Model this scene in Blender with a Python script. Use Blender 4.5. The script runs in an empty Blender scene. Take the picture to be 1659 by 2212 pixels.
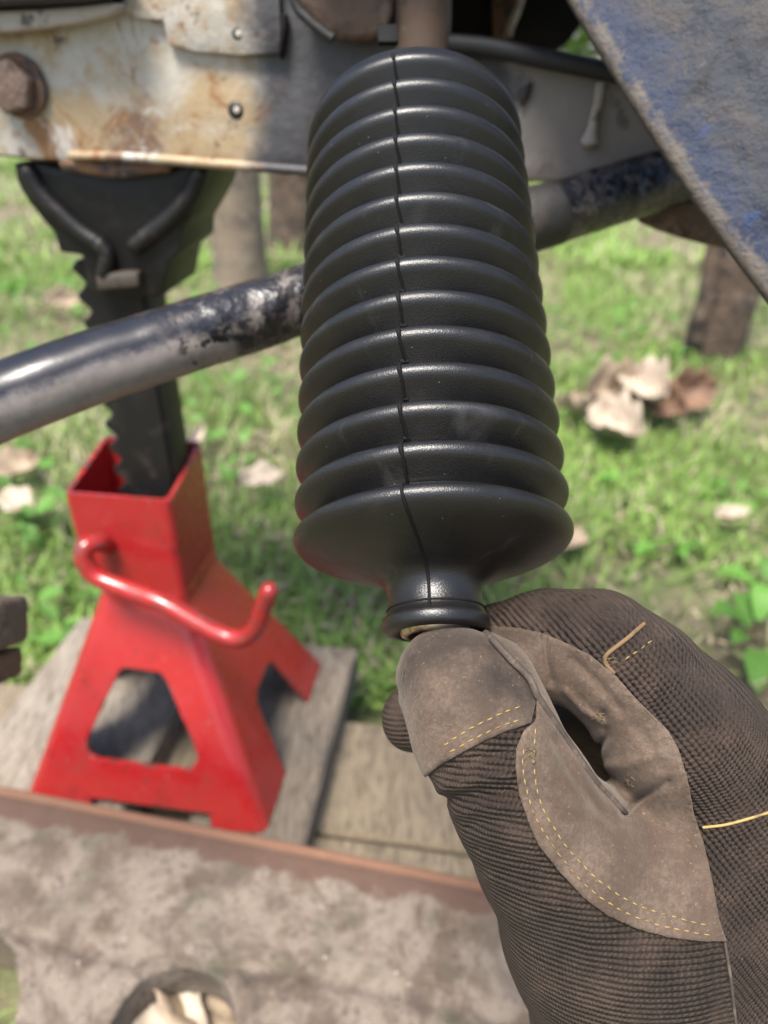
import bpy, bmesh, math, random
import numpy as np
from mathutils import Vector, noise as mnoise

random.seed(7)
rng = np.random.default_rng(11)
scene = bpy.context.scene
COL = scene.collection

# ------------------------------------------------------------------ camera
CAM_H = 0.531
PITCH = math.radians(31.0)
cam_d = bpy.data.cameras.new('camera')
cam = bpy.data.objects.new('camera', cam_d)
COL.objects.link(cam)
cam.location = (0, 0, CAM_H)
cam.rotation_euler = (math.radians(90) - PITCH, 0, 0)
cam_d.sensor_fit = 'VERTICAL'
cam_d.sensor_height = 36.0
cam_d.lens = 26.64
cam_d.clip_start = 0.005
cam_d.clip_end = 800
cam_d.dof.use_dof = True
cam_d.dof.focus_distance = 0.172
cam_d.dof.aperture_fstop = 10.5
scene.camera = cam

# ------------------------------------------------------------------ sky, sun, exposure
SUN_EL, SUN_AZ = math.radians(66), math.radians(208)      # azimuth clockwise from +Y: behind the camera, a little left
world = bpy.data.worlds.new('World')
scene.world = world
world.use_nodes = True
wn = world.node_tree
wn.nodes.clear()
w_out = wn.nodes.new('ShaderNodeOutputWorld')
w_bg = wn.nodes.new('ShaderNodeBackground')
w_sky = wn.nodes.new('ShaderNodeTexSky')
w_sky.sky_type = 'NISHITA'
w_sky.sun_disc = False
w_sky.sun_elevation = SUN_EL
w_sky.sun_rotation = SUN_AZ
w_sky.air_density = 1.0
w_sky.dust_density = 2.5
w_bg.inputs['Strength'].default_value = 0.10
wn.links.new(w_sky.outputs[0], w_bg.inputs['Color'])
wn.links.new(w_bg.outputs[0], w_out.inputs['Surface'])

sun_d = bpy.data.lights.new('sun', 'SUN')
sun_d.energy = 3.4
sun_d.angle = math.radians(22)
sun_d.color = (1.0, 0.95, 0.87)
sun = bpy.data.objects.new('sun', sun_d)
COL.objects.link(sun)
sd = Vector((math.sin(SUN_AZ) * math.cos(SUN_EL), math.cos(SUN_AZ) * math.cos(SUN_EL), math.sin(SUN_EL)))
sun.rotation_euler = sd.to_track_quat('Z', 'Y').to_euler()
sun.location = (0, -3, 6)

vs = scene.view_settings
vs.view_transform = 'Standard'
vs.look = 'None'
vs.exposure = 1.62
vs.gamma = 1.0
vs.use_curve_mapping = False

# ------------------------------------------------------------------ measuring helpers (read sizes off the view, then build in metres)
F, CX, CY = 1637.0, 829.5, 1106.0
cR = np.array([1.0, 0, 0])
cF = np.array([0, math.cos(PITCH), -math.sin(PITCH)])
cU = np.array([0, math.sin(PITCH), math.cos(PITCH)])
cC = np.array([0, 0, CAM_H])


def P(u, v, z):
    return cC + cR * ((u - CX) / F * z) + cU * (-(v - CY) / F * z) + cF * z


def ray(u, v):
    return cR * ((u - CX) / F) + cU * (-(v - CY) / F) + cF


def G(u, v, h):
    d = ray(u, v)
    return cC + d * ((h - CAM_H) / d[2])


def onplane(u, v, p, n):
    d = ray(u, v)
    return cC + d * (np.dot(np.asarray(p) - cC, n) / np.dot(d, n))


YAW = math.radians(-8.5)
E1 = np.array([math.cos(YAW), math.sin(YAW), 0.0])      # along the car's cross member, to the right
E2 = np.array([-math.sin(YAW), math.cos(YAW), 0.0])     # away from the camera
E3 = np.array([0, 0, 1.0])


# ------------------------------------------------------------------ object helpers
def empty(name, loc, label, cat, group=None):
    o = bpy.data.objects.new(name, None)
    COL.objects.link(o)
    o.location = tuple(float(x) for x in loc)
    o.empty_display_size = 0.02
    o['label'] = label
    o['category'] = cat
    if group:
        o['group'] = group
    return o


def root_loc(o):
    l = np.zeros(3)
    while o is not None:
        l += np.array(o.location)
        o = o.parent
    return l


def build(name, verts, faces, mat=None, parent=None, smooth=True, sharp=None, at=None, attrs=None):
    """one mesh object from world-space vertices"""
    v = np.asarray(verts, dtype=float)
    off = root_loc(parent) if parent is not None else (np.asarray(at, dtype=float) if at is not None else np.zeros(3))
    me = bpy.data.meshes.new(name)
    if isinstance(faces, np.ndarray):
        n = len(faces)
        k = faces.shape[1]
        me.vertices.add(len(v))
        me.vertices.foreach_set('co', (v - off).astype(np.float32).ravel())
        me.loops.add(n * k)
        me.loops.foreach_set('vertex_index', faces.astype(np.int32).ravel())
        me.polygons.add(n)
        me.polygons.foreach_set('loop_start', np.arange(0, n * k, k, dtype=np.int32))
        me.update(calc_edges=True)
        me.validate()
    else:
        me.from_pydata((v - off).tolist(), [], [list(f) for f in faces])
        me.update()
    if smooth:
        me.polygons.foreach_set('use_smooth', np.ones(len(me.polygons), dtype=bool))
        if sharp:
            me.set_sharp_from_angle(angle=math.radians(sharp))
    if attrs:
        for k_, a in attrs.items():
            a = np.asarray(a, dtype=np.float32)
            if a.ndim == 2:
                at_ = me.attributes.new(k_, 'FLOAT_COLOR', 'POINT')
                if a.shape[1] == 3:
                    a = np.hstack([a, np.ones((len(a), 1), np.float32)])
                at_.data.foreach_set('color', a.ravel())
            else:
                at_ = me.attributes.new(k_, 'FLOAT', 'POINT')
                at_.data.foreach_set('value', a)
    if mat is not None:
        me.materials.append(mat)
    o = bpy.data.objects.new(name, me)
    COL.objects.link(o)
    if parent is not None:
        o.parent = parent
    elif at is not None:
        o.location = tuple(off)
    return o


def tag(o, label, cat, group=None):
    o['label'] = label
    o['category'] = cat
    if group:
        o['group'] = group
    return o


def kind(o, k):
    o['kind'] = k
    return o


def merge(parts):
    V, Fc, n = [], [], 0
    for v, f in parts:
        v = np.asarray(v, dtype=float)
        V.append(v)
        Fc += [tuple(i + n for i in q) for q in f]
        n += len(v)
    return np.vstack(V), Fc


def frame_of(t, ref):
    t = t / np.linalg.norm(t)
    a = np.cross(t, ref)
    if np.linalg.norm(a) < 1e-6:
        a = np.cross(t, np.array([0.3, 0.9, 0.2]))
    a /= np.linalg.norm(a)
    return t, a, np.cross(t, a)


def tube(path, rad, seg=16, cap=True, squash=1.0, ref=(0, 0, 1), round_end=False):
    p = np.asarray(path, dtype=float)
    n = len(p)
    r = np.full(n, rad, float) if np.isscalar(rad) else np.asarray(rad, float)
    if round_end:
        t0 = p[0] - p[1]; t0 /= np.linalg.norm(t0)
        t1 = p[-1] - p[-2]; t1 /= np.linalg.norm(t1)
        pre = [p[0] + t0 * r[0] * s for s in (0.98, 0.8, 0.45)]
        post = [p[-1] + t1 * r[-1] * s for s in (0.45, 0.8, 0.98)]
        p = np.vstack([pre, p, post])
        r = np.concatenate([[r[0] * .2, r[0] * .6, r[0] * .89], r, [r[-1] * .89, r[-1] * .6, r[-1] * .2]])
        n = len(p)
    V = []
    a = None
    for i in range(n):
        t = p[min(i + 1, n - 1)] - p[max(i - 1, 0)]
        t = t / (np.linalg.norm(t) + 1e-12)
        if a is None:
            _, a, b = frame_of(t, np.asarray(ref, float))
        else:
            a = a - t * np.dot(a, t)
            a /= np.linalg.norm(a)
            b = np.cross(t, a)
        for k in range(seg):
            th = 2 * math.pi * k / seg
            V.append(p[i] + r[i] * (a * math.cos(th) + b * math.sin(th) * squash))
    Fc = []
    for i in range(n - 1):
        for k in range(seg):
            k2 = (k + 1) % seg
            Fc.append((i * seg + k, i * seg + k2, (i + 1) * seg + k2, (i + 1) * seg + k))
    if cap:
        Fc.append(tuple(range(seg - 1, -1, -1)))
        Fc.append(tuple((n - 1) * seg + k for k in range(seg)))
    return np.array(V), Fc


def catmull(pts, sub=8):
    p = np.asarray(pts, float)
    q = np.vstack([2 * p[0] - p[1], p, 2 * p[-1] - p[-2]])
    out = []
    for i in range(1, len(q) - 2):
        for s in range(sub):
            t = s / sub
            a, b, c, d = q[i - 1], q[i], q[i + 1], q[i + 2]
            out.append(0.5 * ((2 * b) + (c - a) * t + (2 * a - 5 * b + 4 * c - d) * t * t + (3 * b - a - 3 * c + d) * t ** 3))
    out.append(p[-1])
    return np.array(out)


def bevel_mesh(verts, faces, width, seg=2):
    bm = bmesh.new()
    vv = [bm.verts.new(tuple(v)) for v in verts]
    for f in faces:
        try:
            bm.faces.new([vv[i] for i in f])
        except ValueError:
            pass
    bmesh.ops.recalc_face_normals(bm, faces=bm.faces)
    ed = [e for e in bm.edges if len(e.link_faces) == 2 and e.calc_face_angle(0) > 0.35]
    bmesh.ops.bevel(bm, geom=ed, offset=width, segments=seg, profile=0.5, affect='EDGES', clamp_overlap=True)
    bm.verts.index_update()
    V = np.array([v.co[:] for v in bm.verts])
    Fc = [tuple(v.index for v in f.verts) for f in bm.faces]
    bm.free()
    return V, Fc


def box(c, hx, hy, hz, ax=(E1, E2, E3), bev=0.0, seg=2):
    c = np.asarray(c, float)
    V = [c + ax[0] * hx * sx + ax[1] * hy * sy + ax[2] * hz * sz for sz in (-1, 1) for sy in (-1, 1) for sx in (-1, 1)]
    Fc = [(0, 2, 3, 1), (4, 5, 7, 6), (0, 1, 5, 4), (2, 6, 7, 3), (0, 4, 6, 2), (1, 3, 7, 5)]
    return bevel_mesh(V, Fc, bev, seg) if bev else (np.array(V), Fc)


def prism(poly, d, bev=0.0, seg=2):
    """polygon of 3-D points pushed along vector d"""
    p = np.asarray(poly, float)
    n = len(p)
    V = np.vstack([p, p + np.asarray(d, float)])
    Fc = [tuple(range(n)), tuple(range(2 * n - 1, n - 1, -1))] + [(i, (i + 1) % n, n + (i + 1) % n, n + i) for i in range(n)]
    return bevel_mesh(V, Fc, bev, seg)


def lathe(prof, c, axis, seg=64, ref=(1, 0, 0)):
    """prof = [(distance along axis, radius)]"""
    t, a, b = frame_of(np.asarray(axis, float), np.asarray(ref, float))
    V, Fc = [], []
    for s, r in prof:
        for k in range(seg):
            th = 2 * math.pi * k / seg
            V.append(c + t * s + r * (a * math.cos(th) + b * math.sin(th)))
    for i in range(len(prof) - 1):
        for k in range(seg):
            k2 = (k + 1) % seg
            Fc.append((i * seg + k, i * seg + k2, (i + 1) * seg + k2, (i + 1) * seg + k))
    return np.array(V), Fc


# ------------------------------------------------------------------ implicit surfaces
_perm = rng.random((64, 64, 64)).astype(np.float32)


def vnoise(p, sc, seed=0):
    q = p * sc + seed * 7.31 + 100.0
    i = np.floor(q).astype(np.int64)
    f = q - i
    f = f * f * (3 - 2 * f)
    def g(a, b, c):
        return _perm[(i[..., 0] + a) & 63, (i[..., 1] + b) & 63, (i[..., 2] + c) & 63]
    x, y, z = f[..., 0], f[..., 1], f[..., 2]
    return ((g(0, 0, 0) * (1 - x) + g(1, 0, 0) * x) * (1 - y) + (g(0, 1, 0) * (1 - x) + g(1, 1, 0) * x) * y) * (1 - z) + \
           ((g(0, 0, 1) * (1 - x) + g(1, 0, 1) * x) * (1 - y) + (g(0, 1, 1) * (1 - x) + g(1, 1, 1) * x) * y) * z


def smin(a, b, k):
    h = np.clip(0.5 + 0.5 * (b - a) / k, 0, 1)
    return b * (1 - h) + a * h - k * h * (1 - h)


def cone(p, a, b, ra, rb):
    ba = b - a
    t = np.clip(((p - a) @ ba) / np.dot(ba, ba), 0, 1)
    return np.linalg.norm(p - a - t[..., None] * ba, axis=-1) - (ra + (rb - ra) * t)


def rbox2(x, y, hx, hy, r):
    dx, dy = np.abs(x) - hx + r, np.abs(y) - hy + r
    return np.minimum(np.maximum(dx, dy), 0) + np.hypot(np.maximum(dx, 0), np.maximum(dy, 0)) - r


def polysd(x, y, poly):
    """signed distance to a 2-D polygon (negative inside)"""
    poly = np.asarray(poly, float)
    d = np.full(x.shape, 1e9)
    ins = np.zeros(x.shape, bool)
    n = len(poly)
    for i in range(n):
        ax, ay = poly[i]
        bx, by = poly[(i + 1) % n]
        ex, ey = bx - ax, by - ay
        wx, wy = x - ax, y - ay
        t = np.clip((wx * ex + wy * ey) / (ex * ex + ey * ey + 1e-20), 0, 1)
        d = np.minimum(d, np.hypot(wx - ex * t, wy - ey * t))
        c = ((ay <= y) & (by > y)) | ((by <= y) & (ay > y))
        xi = ax + (y - ay) / (ey if abs(ey) > 1e-12 else 1e-12) * ex
        ins ^= c & (x < xi)
    return np.where(ins, -d, d)


def nets(f, lo, hi, h, refine=1):
    """surface nets of f = 0 inside a box"""
    lo, hi = np.asarray(lo, float), np.asarray(hi, float)
    n = np.ceil((hi - lo) / h).astype(int) + 1
    B = 8
    nb = -(-n // B)
    cc_ = [lo[i] + h * (np.arange(nb[i]) * B + (B - 1) / 2) for i in range(3)]
    X, Y, Z = np.meshgrid(*cc_, indexing='ij')
    coarse = f(np.stack([X, Y, Z], -1))
    val = np.repeat(np.repeat(np.repeat(np.where(coarse < 0, -1.0, 1.0).astype(np.float32), B, 0), B, 1), B, 2)
    near = np.argwhere(np.abs(coarse) < h * (B * .87 * 1.35) + .003)
    loc = np.stack(np.meshgrid(*[np.arange(B)] * 3, indexing='ij'), -1).reshape(-1, 3)
    for s in range(0, len(near), 900):
        nn_ = near[s:s + 900]
        ii = (nn_[:, None, :] * B + loc[None]).reshape(-1, 3)
        val[ii[:, 0], ii[:, 1], ii[:, 2]] = f(lo + h * ii)
    val = val[:n[0], :n[1], :n[2]]
    val[0] = np.maximum(val[0], 1e-5); val[-1] = np.maximum(val[-1], 1e-5)
    val[:, 0] = np.maximum(val[:, 0], 1e-5); val[:, -1] = np.maximum(val[:, -1], 1e-5)
    val[:, :, 0] = np.maximum(val[:, :, 0], 1e-5); val[:, :, -1] = np.maximum(val[:, :, -1], 1e-5)
    sg = val < 0
    cnt = np.zeros(n - 1, np.int8)
    for a in (0, 1):
        for b in (0, 1):
            for c in (0, 1):
                cnt += sg[a:n[0] - 1 + a, b:n[1] - 1 + b, c:n[2] - 1 + c]
    I = np.argwhere((cnt > 0) & (cnt < 8))
    acc = np.zeros((len(I), 3)); num = np.zeros(len(I))
    for ax in range(3):
        o1, o2 = [k for k in range(3) if k != ax]
        for a in (0, 1):
            for b in (0, 1):
                s = I.copy(); s[:, o1] += a; s[:, o2] += b
                e = s.copy(); e[:, ax] += 1
                va = val[s[:, 0], s[:, 1], s[:, 2]].astype(float); vb = val[e[:, 0], e[:, 1], e[:, 2]].astype(float)
                m = (va < 0) != (vb < 0)
                t = np.where(m, va / np.where(np.abs(va - vb) < 1e-12, 1e-12, va - vb), 0)
                q = s.astype(float); q[:, ax] += t
                acc[m] += q[m]; num[m] += 1
    V = lo + h * acc / num[:, None]
    for _ in range(refine):
        e = h * 0.4
        f0 = f(V)
        g = np.stack([(f(V + np.eye(3)[k] * e) - f(V - np.eye(3)[k] * e)) / (2 * e) for k in range(3)], -1)
        stp = np.clip(f0 / np.maximum((g * g).sum(-1), 0.25), -0.5 * h, 0.5 * h)
        V = V - g * stp[:, None]
    idx = np.full(n - 1, -1, np.int64)
    idx[I[:, 0], I[:, 1], I[:, 2]] = np.arange(len(I))
    Q = []
    for ax in range(3):
        o1, o2 = (ax + 1) % 3, (ax + 2) % 3
        sl = [slice(0, n[k]) for k in range(3)]
        s0, s1 = list(sl), list(sl)
        s0[ax] = slice(0, n[ax] - 1); s1[ax] = slice(1, n[ax])
        ch = sg[tuple(s0)] != sg[tuple(s1)]
        E = np.argwhere(ch)
        E = E[(E[:, o1] > 0) & (E[:, o2] > 0) & (E[:, o1] < n[o1] - 1) & (E[:, o2] < n[o2] - 1)]
        ins = sg[E[:, 0], E[:, 1], E[:, 2]]
        def ci(a, b):
            c = E.copy(); c[:, o1] -= a; c[:, o2] -= b
            return idx[c[:, 0], c[:, 1], c[:, 2]]
        q = np.stack([ci(1, 1), ci(0, 1), ci(0, 0), ci(1, 0)], 1)
        q[~ins] = q[~ins][:, ::-1]
        Q.append(q)
    return V, np.vstack(Q)


# ------------------------------------------------------------------ materials
class NT:
    def __init__(self, name):
        self.m = bpy.data.materials.new(name)
        self.m.use_nodes = True
        self.t = self.m.node_tree
        self.t.nodes.clear()
        self.out = self.n('ShaderNodeOutputMaterial')
        self.b = self.n('ShaderNodeBsdfPrincipled')
        self.l(self.b.outputs[0], self.out.inputs['Surface'])
        self.tc = self.n('ShaderNodeTexCoord')
        self.co = self.tc.outputs['Object']

    def n(self, t, **kw):
        x = self.t.nodes.new(t)
        for k, v in kw.items():
            setattr(x, k, v)
        return x

    def l(self, a, b):
        self.t.links.new(a, b)

    def setv(self, sock, v):
        if hasattr(v, 'is_output') or isinstance(v, bpy.types.NodeSocket):
            self.l(v, sock)
        else:
            if isinstance(v, (tuple, list)) and len(v) == 3 and sock.type == 'RGBA':
                v = (*v, 1)
            sock.default_value = v

    def noise(self, scale, detail=4, rough=0.6, co=None, dist=0.0):
        x = self.n('ShaderNodeTexNoise')
        self.l(co or self.co, x.inputs['Vector'])
        x.inputs['Scale'].default_value = scale
        x.inputs['Detail'].default_value = detail
        x.inputs['Roughness'].default_value = rough
        x.inputs['Distortion'].default_value = dist
        return x.outputs['Fac']

    def vor(self, scale, feature='F1', co=None):
        x = self.n('ShaderNodeTexVoronoi', feature=feature)
        self.l(co or self.co, x.inputs['Vector'])
        x.inputs['Scale'].default_value = scale
        return x.outputs['Distance']

    def ramp(self, v, lo, hi, a=0.0, b=1.0, smooth=True):
        x = self.n('ShaderNodeMapRange', interpolation_type='SMOOTHSTEP' if smooth else 'LINEAR')
        self.setv(x.inputs['Value'], v)
        for k, q in zip(('From Min', 'From Max', 'To Min', 'To Max'), (lo, hi, a, b)):
            x.inputs[k].default_value = q
        return x.outputs['Result']

    def math(self, op, a, b=None, c=None):
        x = self.n('ShaderNodeMath', operation=op)
        self.setv(x.inputs[0], a)
        if b is not None:
            self.setv(x.inputs[1], b)
        if c is not None:
            self.setv(x.inputs[2], c)
        return x.outputs[0]

    def mix(self, fac, a, b):
        x = self.n('ShaderNodeMix', data_type='RGBA')
        self.setv(x.inputs['Factor'], fac)
        self.setv(x.inputs['A'], a)
        self.setv(x.inputs['B'], b)
        return x.outputs['Result']

    def attr(self, name, fac=True):
        x = self.n('ShaderNodeAttribute', attribute_name=name)
        return x.outputs['Fac'] if fac else x.outputs['Color']

    def map(self, scale=(1, 1, 1), rot=(0, 0, 0)):
        x = self.n('ShaderNodeMapping')
        self.l(self.co, x.inputs['Vector'])
        x.inputs['Scale'].default_value = scale
        x.inputs['Rotation'].default_value = rot
        return x.outputs[0]

    def sep(self):
        x = self.n('ShaderNodeSeparateXYZ')
        self.l(self.co, x.inputs[0])
        return x.outputs

    def bump(self, h, strength=0.5, dist=0.001, prev=None):
        x = self.n('ShaderNodeBump')
        x.inputs['Strength'].default_value = strength
        x.inputs['Distance'].default_value = dist
        self.l(h, x.inputs['Height'])
        if prev is not None:
            self.l(prev, x.inputs['Normal'])
        return x.outputs[0]

    def done(self, color, rough=0.6, metal=0.0, normal=None, spec=None, sheen=None, coat=None):
        self.setv(self.b.inputs['Base Color'], color)
        self.setv(self.b.inputs['Roughness'], rough)
        self.setv(self.b.inputs['Metallic'], metal)
        if spec is not None:
            self.setv(self.b.inputs['Specular IOR Level'], spec)
        if sheen:
            self.b.inputs['Sheen Weight'].default_value = sheen[0]
            self.b.inputs['Sheen Roughness'].default_value = sheen[1]
            self.b.inputs['Sheen Tint'].default_value = (*sheen[2], 1)
        if coat:
            self.b.inputs['Coat Weight'].default_value = coat[0]
            self.b.inputs['Coat Roughness'].default_value = coat[1]
        if normal is not None:
            self.l(normal, self.b.inputs['Normal'])
        return self.m


def layered(name, base, layers, rough=0.7, bumps=((400, 0.4, 0.0006),), metal=0.0, spec=None, rough_layers=None, coat=None):
    """layers: (colour, noise scale, lo, hi[, amount])"""
    t = NT(name)
    c = base
    rv = rough
    for i, L in enumerate(layers):
        k = t.noise(L[1], 6, 0.62, dist=0.3)
        f = t.ramp(k, L[2], L[3], 0, L[4] if len(L) > 4 else 1.0)
        c = t.mix(f, c, L[0])
        if rough_layers and rough_layers[i] is not None:
            m = t.n('ShaderNodeMix')
            t.setv(m.inputs[0], f); t.setv(m.inputs[2], rv); t.setv(m.inputs[3], rough_layers[i])
            rv = m.outputs[0]
    nrm = None
    for s, st, d in bumps:
        nrm = t.bump(t.noise(s, 4, 0.65), st, d, nrm)
    return t.done(c, rv, metal, nrm, spec, coat=coat)


# grass and soil
t = NT('lawn_soil')
gcol = t.mix(t.ramp(t.noise(3.0, 5, .6), .42, .62), (.150, .120, .075), (.105, .140, .045))
gcol = t.mix(t.ramp(t.noise(22, 4, .6), .5, .72), gcol, (.21, .165, .11))
M_SOIL = t.done(gcol, .95, 0, t.bump(t.noise(40, 6, .7), .9, .02))
t = NT('grass_blade')
M_GRASS = t.done(t.attr('tint', False), .55, spec=.35)
t.b.inputs['Subsurface Weight'].default_value = 0.0
# translucent leaf feel
tr = t.n('ShaderNodeBsdfTranslucent'); mx = t.n('ShaderNodeMixShader')
t.l(t.attr('tint', False), tr.inputs['Color']); mx.inputs[0].default_value = .35
t.l(t.b.outputs[0], mx.inputs[1]); t.l(tr.outputs[0], mx.inputs[2]); t.l(mx.outputs[0], t.out.inputs['Surface'])

M_RUBBER = None
t = NT('black_rubber')
fine = t.noise(2600, 2, .6)
dust = t.ramp(t.noise(60, 6, .65, dist=.6), .52, .78, 0, .22)
cc = t.mix(dust, (.0060, .0055, .0053), (.034, .030, .028))
smear = t.ramp(t.noise(35, 5, .6, co=t.map((1, 6, 1), (0, .5, .4)), dist=1.2), .58, .76, 0, .22)
cc = t.mix(smear, cc, (.085, .082, .082))
speck = t.ramp(t.vor(420), .0, .06, 1, 0)
speck = t.math('MULTIPLY', speck, t.ramp(t.noise(300, 1), .56, .60))
cc = t.mix(speck, cc, (.45, .43, .40))
rr = t.ramp(t.noise(90, 5, .6), .3, .75, .31, .42)
M_RUBBER = t.done(cc, rr, 0, t.bump(fine, .32, .0003), spec=.48)
M_SEAM = layered('rubber_seam', (.005, .005, .005), [], .75, ((900, .3, .0003),), spec=.15)
M_BRASS = layered('worn_bushing_metal', (.55, .44, .30), [((.20, .11, .05), 300, .5, .66)], .32, ((700, .2, .0003),), 0.9)

# underbody steel
t = NT('flaking_frame_paint')
x, y, z = t.sep()
c = t.mix(t.ramp(t.noise(26, 6, .65, dist=.5), .40, .60), (.37, .345, .30), (.29, .215, .125))
c = t.mix(t.ramp(t.noise(42, 7, .75, dist=.8), .51, .62), c, (.20, .095, .036))
c = t.mix(t.ramp(t.noise(19, 7, .72), .55, .66), c, (.14, .082, .052))
c = t.mix(t.ramp(t.noise(75, 6, .7), .60, .68), c, (.075, .06, .05))
c = t.mix(t.ramp(t.noise(120, 6, .75, dist=.6), .54, .66, 0, .7), c, (.30, .20, .10))
c = t.mix(t.ramp(t.noise(34, 5, .65, dist=.4), .60, .68, 0, .8), c, (.44, .42, .395))
sp = t.math('ADD', x, t.math('MULTIPLY', t.math('SUBTRACT', t.noise(30, 5, .6), .5), .05))
c = t.mix(t.ramp(sp, .122, .146, 0, .92), c, (.016, .018, .026))
sp2 = t.math('ADD', x, t.math('MULTIPLY', t.math('SUBTRACT', t.noise(45, 5, .6), .5), .035))
c = t.mix(t.ramp(sp2, .246, .256), c, (.20, .175, .155))
c = t.mix(t.math('MULTIPLY', t.ramp(t.noise(60, 5, .6), .55, .7), t.ramp(sp2, .246, .256)), c, (.10, .08, .07))
M_FRAME = t.done(c, .62, 0, t.bump(t.noise(220, 5, .65), .35, .0012, t.bump(t.noise(45, 4, .6), .35, .003)))

M_RUST = layered('brown_rust', (.115, .062, .038), [((.22, .115, .055), 60, .5, .66), ((.055, .040, .035), 90, .52, .62), ((.27, .22, .19), 45, .60, .72)], .85, ((260, .6, .0012), (900, .3, .0006)))
M_BOLT = layered('rusted_bolt', (.11, .072, .054), [((.17, .12, .095), 90, .5, .66), ((.05, .028, .02), 120, .55, .65)], .8, ((300, .6, .0012), (110, .6, .003)))
M_PALE_RUST = layered('pale_dirty_steel', (.34, .30, .26), [((.17, .115, .08), 40, .50, .64), ((.09, .075, .065), 90, .56, .66), ((.42, .40, .38), 30, .60, .72)], .75, ((260, .5, .0012),))
M_DARK_STEEL = layered('dark_greasy_steel', (.012, .011, .0105), [((.04, .03, .025), 40, .5, .68), ((.012, .012, .013), 90, .5, .6)], .6, ((240, .4, .001),))
M_PANEL = layered('matt_black_void', (.006, .0055, .005), [((.012, .010, .009), 25, .5, .7)], .9, ((160, .5, .002),), spec=.15)  # near-black standing in for unlit depth under the car
M_ROD = layered('rusty_rod', (.085, .052, .033), [((.045, .027, .018), 60, .45, .62), ((.13, .092, .066), 90, .58, .7)], .7, ((300, .4, .0008),))

t = NT('chipped_black_bar_paint')
under, chipz = t.attr('low'), t.attr('chip')
dirt = t.noise(120, 7, .75, dist=.4)
chip = t.math('MULTIPLY', t.ramp(dirt, .46, .62), chipz)
c = t.mix(t.math('MULTIPLY', chip, .8), (.008, .008, .011), (.105, .088, .078))
d2 = t.ramp(t.math('ADD', under, t.math('MULTIPLY', t.math('SUBTRACT', t.noise(60, 6, .7), .5), .35)), .44, .62)
c = t.mix(t.math('MULTIPLY', d2, t.ramp(t.noise(160, 5, .7), .3, .6, .65, .92)), c, (.185, .162, .148))
spots = t.math('MULTIPLY', t.ramp(t.noise(190, 4, .6), .56, .60), t.ramp(chipz, .15, .5))
c = t.mix(spots, c, (.008, .007, .008))
c = t.mix(t.math('MULTIPLY', t.ramp(t.noise(40, 4, .6), .60, .66), t.math('MULTIPLY', chipz, .7)), c, (.13, .07, .035))
ro = t.math('MAXIMUM', t.math('MULTIPLY', d2, .50), t.math('MAXIMUM', t.math('MULTIPLY', chip, .55), .26))
M_BAR = t.done(c, ro, 0, t.bump(t.math('MULTIPLY', t.noise(150, 4, .6), chipz), .5, .0022), spec=.55)

t = NT('blue_paint_over_rust')
e = t.attr('edge')
n1 = t.noise(34, 6, .66, dist=.5)
c = t.mix(t.ramp(n1, .42, .60), (.016, .019, .027), (.036, .032, .031))
c = t.mix(t.ramp(t.noise(80, 5, .65), .55, .66), c, (.010, .010, .012))
c = t.mix(t.ramp(t.noise(140, 4, .6), .68, .74, 0, .6), c, (.085, .062, .048))
bl = t.math('ADD', t.math('MULTIPLY', e, -26.0), t.math('MULTIPLY', t.noise(38, 6, .68, dist=.4), 1.55))
c = t.mix(t.ramp(bl, .30, .70, 0, .85), c, (.010, .018, .042))
bl2 = t.math('MULTIPLY', t.ramp(t.noise(120, 4, .6), .62, .66), t.ramp(bl, .25, .5))
c = t.mix(bl2, c, (.012, .024, .066))
ed = t.math('ADD', e, t.math('MULTIPLY', t.math('SUBTRACT', t.noise(60, 5, .65), .5), .010))
c = t.mix(t.ramp(ed, .0002, .0026, 1, 0), c, (.078, .066, .054))
c = t.mix(t.math('MULTIPLY', t.ramp(ed, .0015, .005, 1, 0), t.ramp(t.noise(300, 4, .7), .50, .60)), c, (.06, .05, .045))
M_BLUE = t.done(c, .56, 0, t.bump(t.noise(70, 7, .68), .7, .0028, t.bump(t.noise(420, 4, .6), .45, .0010)), spec=.22)

# stand, wood, arm
t = NT('red_enamel')
c = t.mix(t.ramp(t.noise(38, 7, .72), .54, .72, 0, .6), (.27, .011, .012), (.075, .008, .008))
geo = t.n('ShaderNodeNewGeometry')
worn = t.math('MULTIPLY', t.ramp(geo.outputs['Pointiness'], .515, .56), t.ramp(t.noise(110, 5, .7), .44, .58, 0, .85))
c = t.mix(worn, c, (.060, .035, .028))
low = t.ramp(t.sep()[2], .0, .045, .45, 0)
c = t.mix(t.math('MULTIPLY', low, t.ramp(t.noise(120, 5, .7), .50, .70)), c, (.10, .045, .035))
c = t.mix(t.ramp(t.noise(130, 5, .7), .64, .67, 0, .85), c, (.055, .022, .018))
c = t.mix(t.ramp(t.noise(24, 6, .7), .56, .74, 0, .5), c, (.16, .035, .028))
c = t.mix(t.ramp(t.noise(260, 4, .7), .66, .69, 0, .7), c, (.20, .15, .13))
M_RED = t.done(c, t.ramp(t.noise(45, 6, .7), .4, .65, .24, .50), 0, t.bump(t.noise(60, 3, .5), .12, .002), spec=.5, coat=(.2, .15))
M_CAST = layered('black_cast_iron', (.0075, .0072, .007), [((.030, .022, .018), 70, .55, .72), ((.015, .015, .015), 30, .5, .7)], .48, ((350, .35, .0008),), rough_layers=[.7, None], spec=.28)
M_WORN = layered('worn_bright_iron', (.075, .062, .052), [((.02, .017, .015), 120, .5, .66)], .42, ((300, .3, .0008),), .35)


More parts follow.
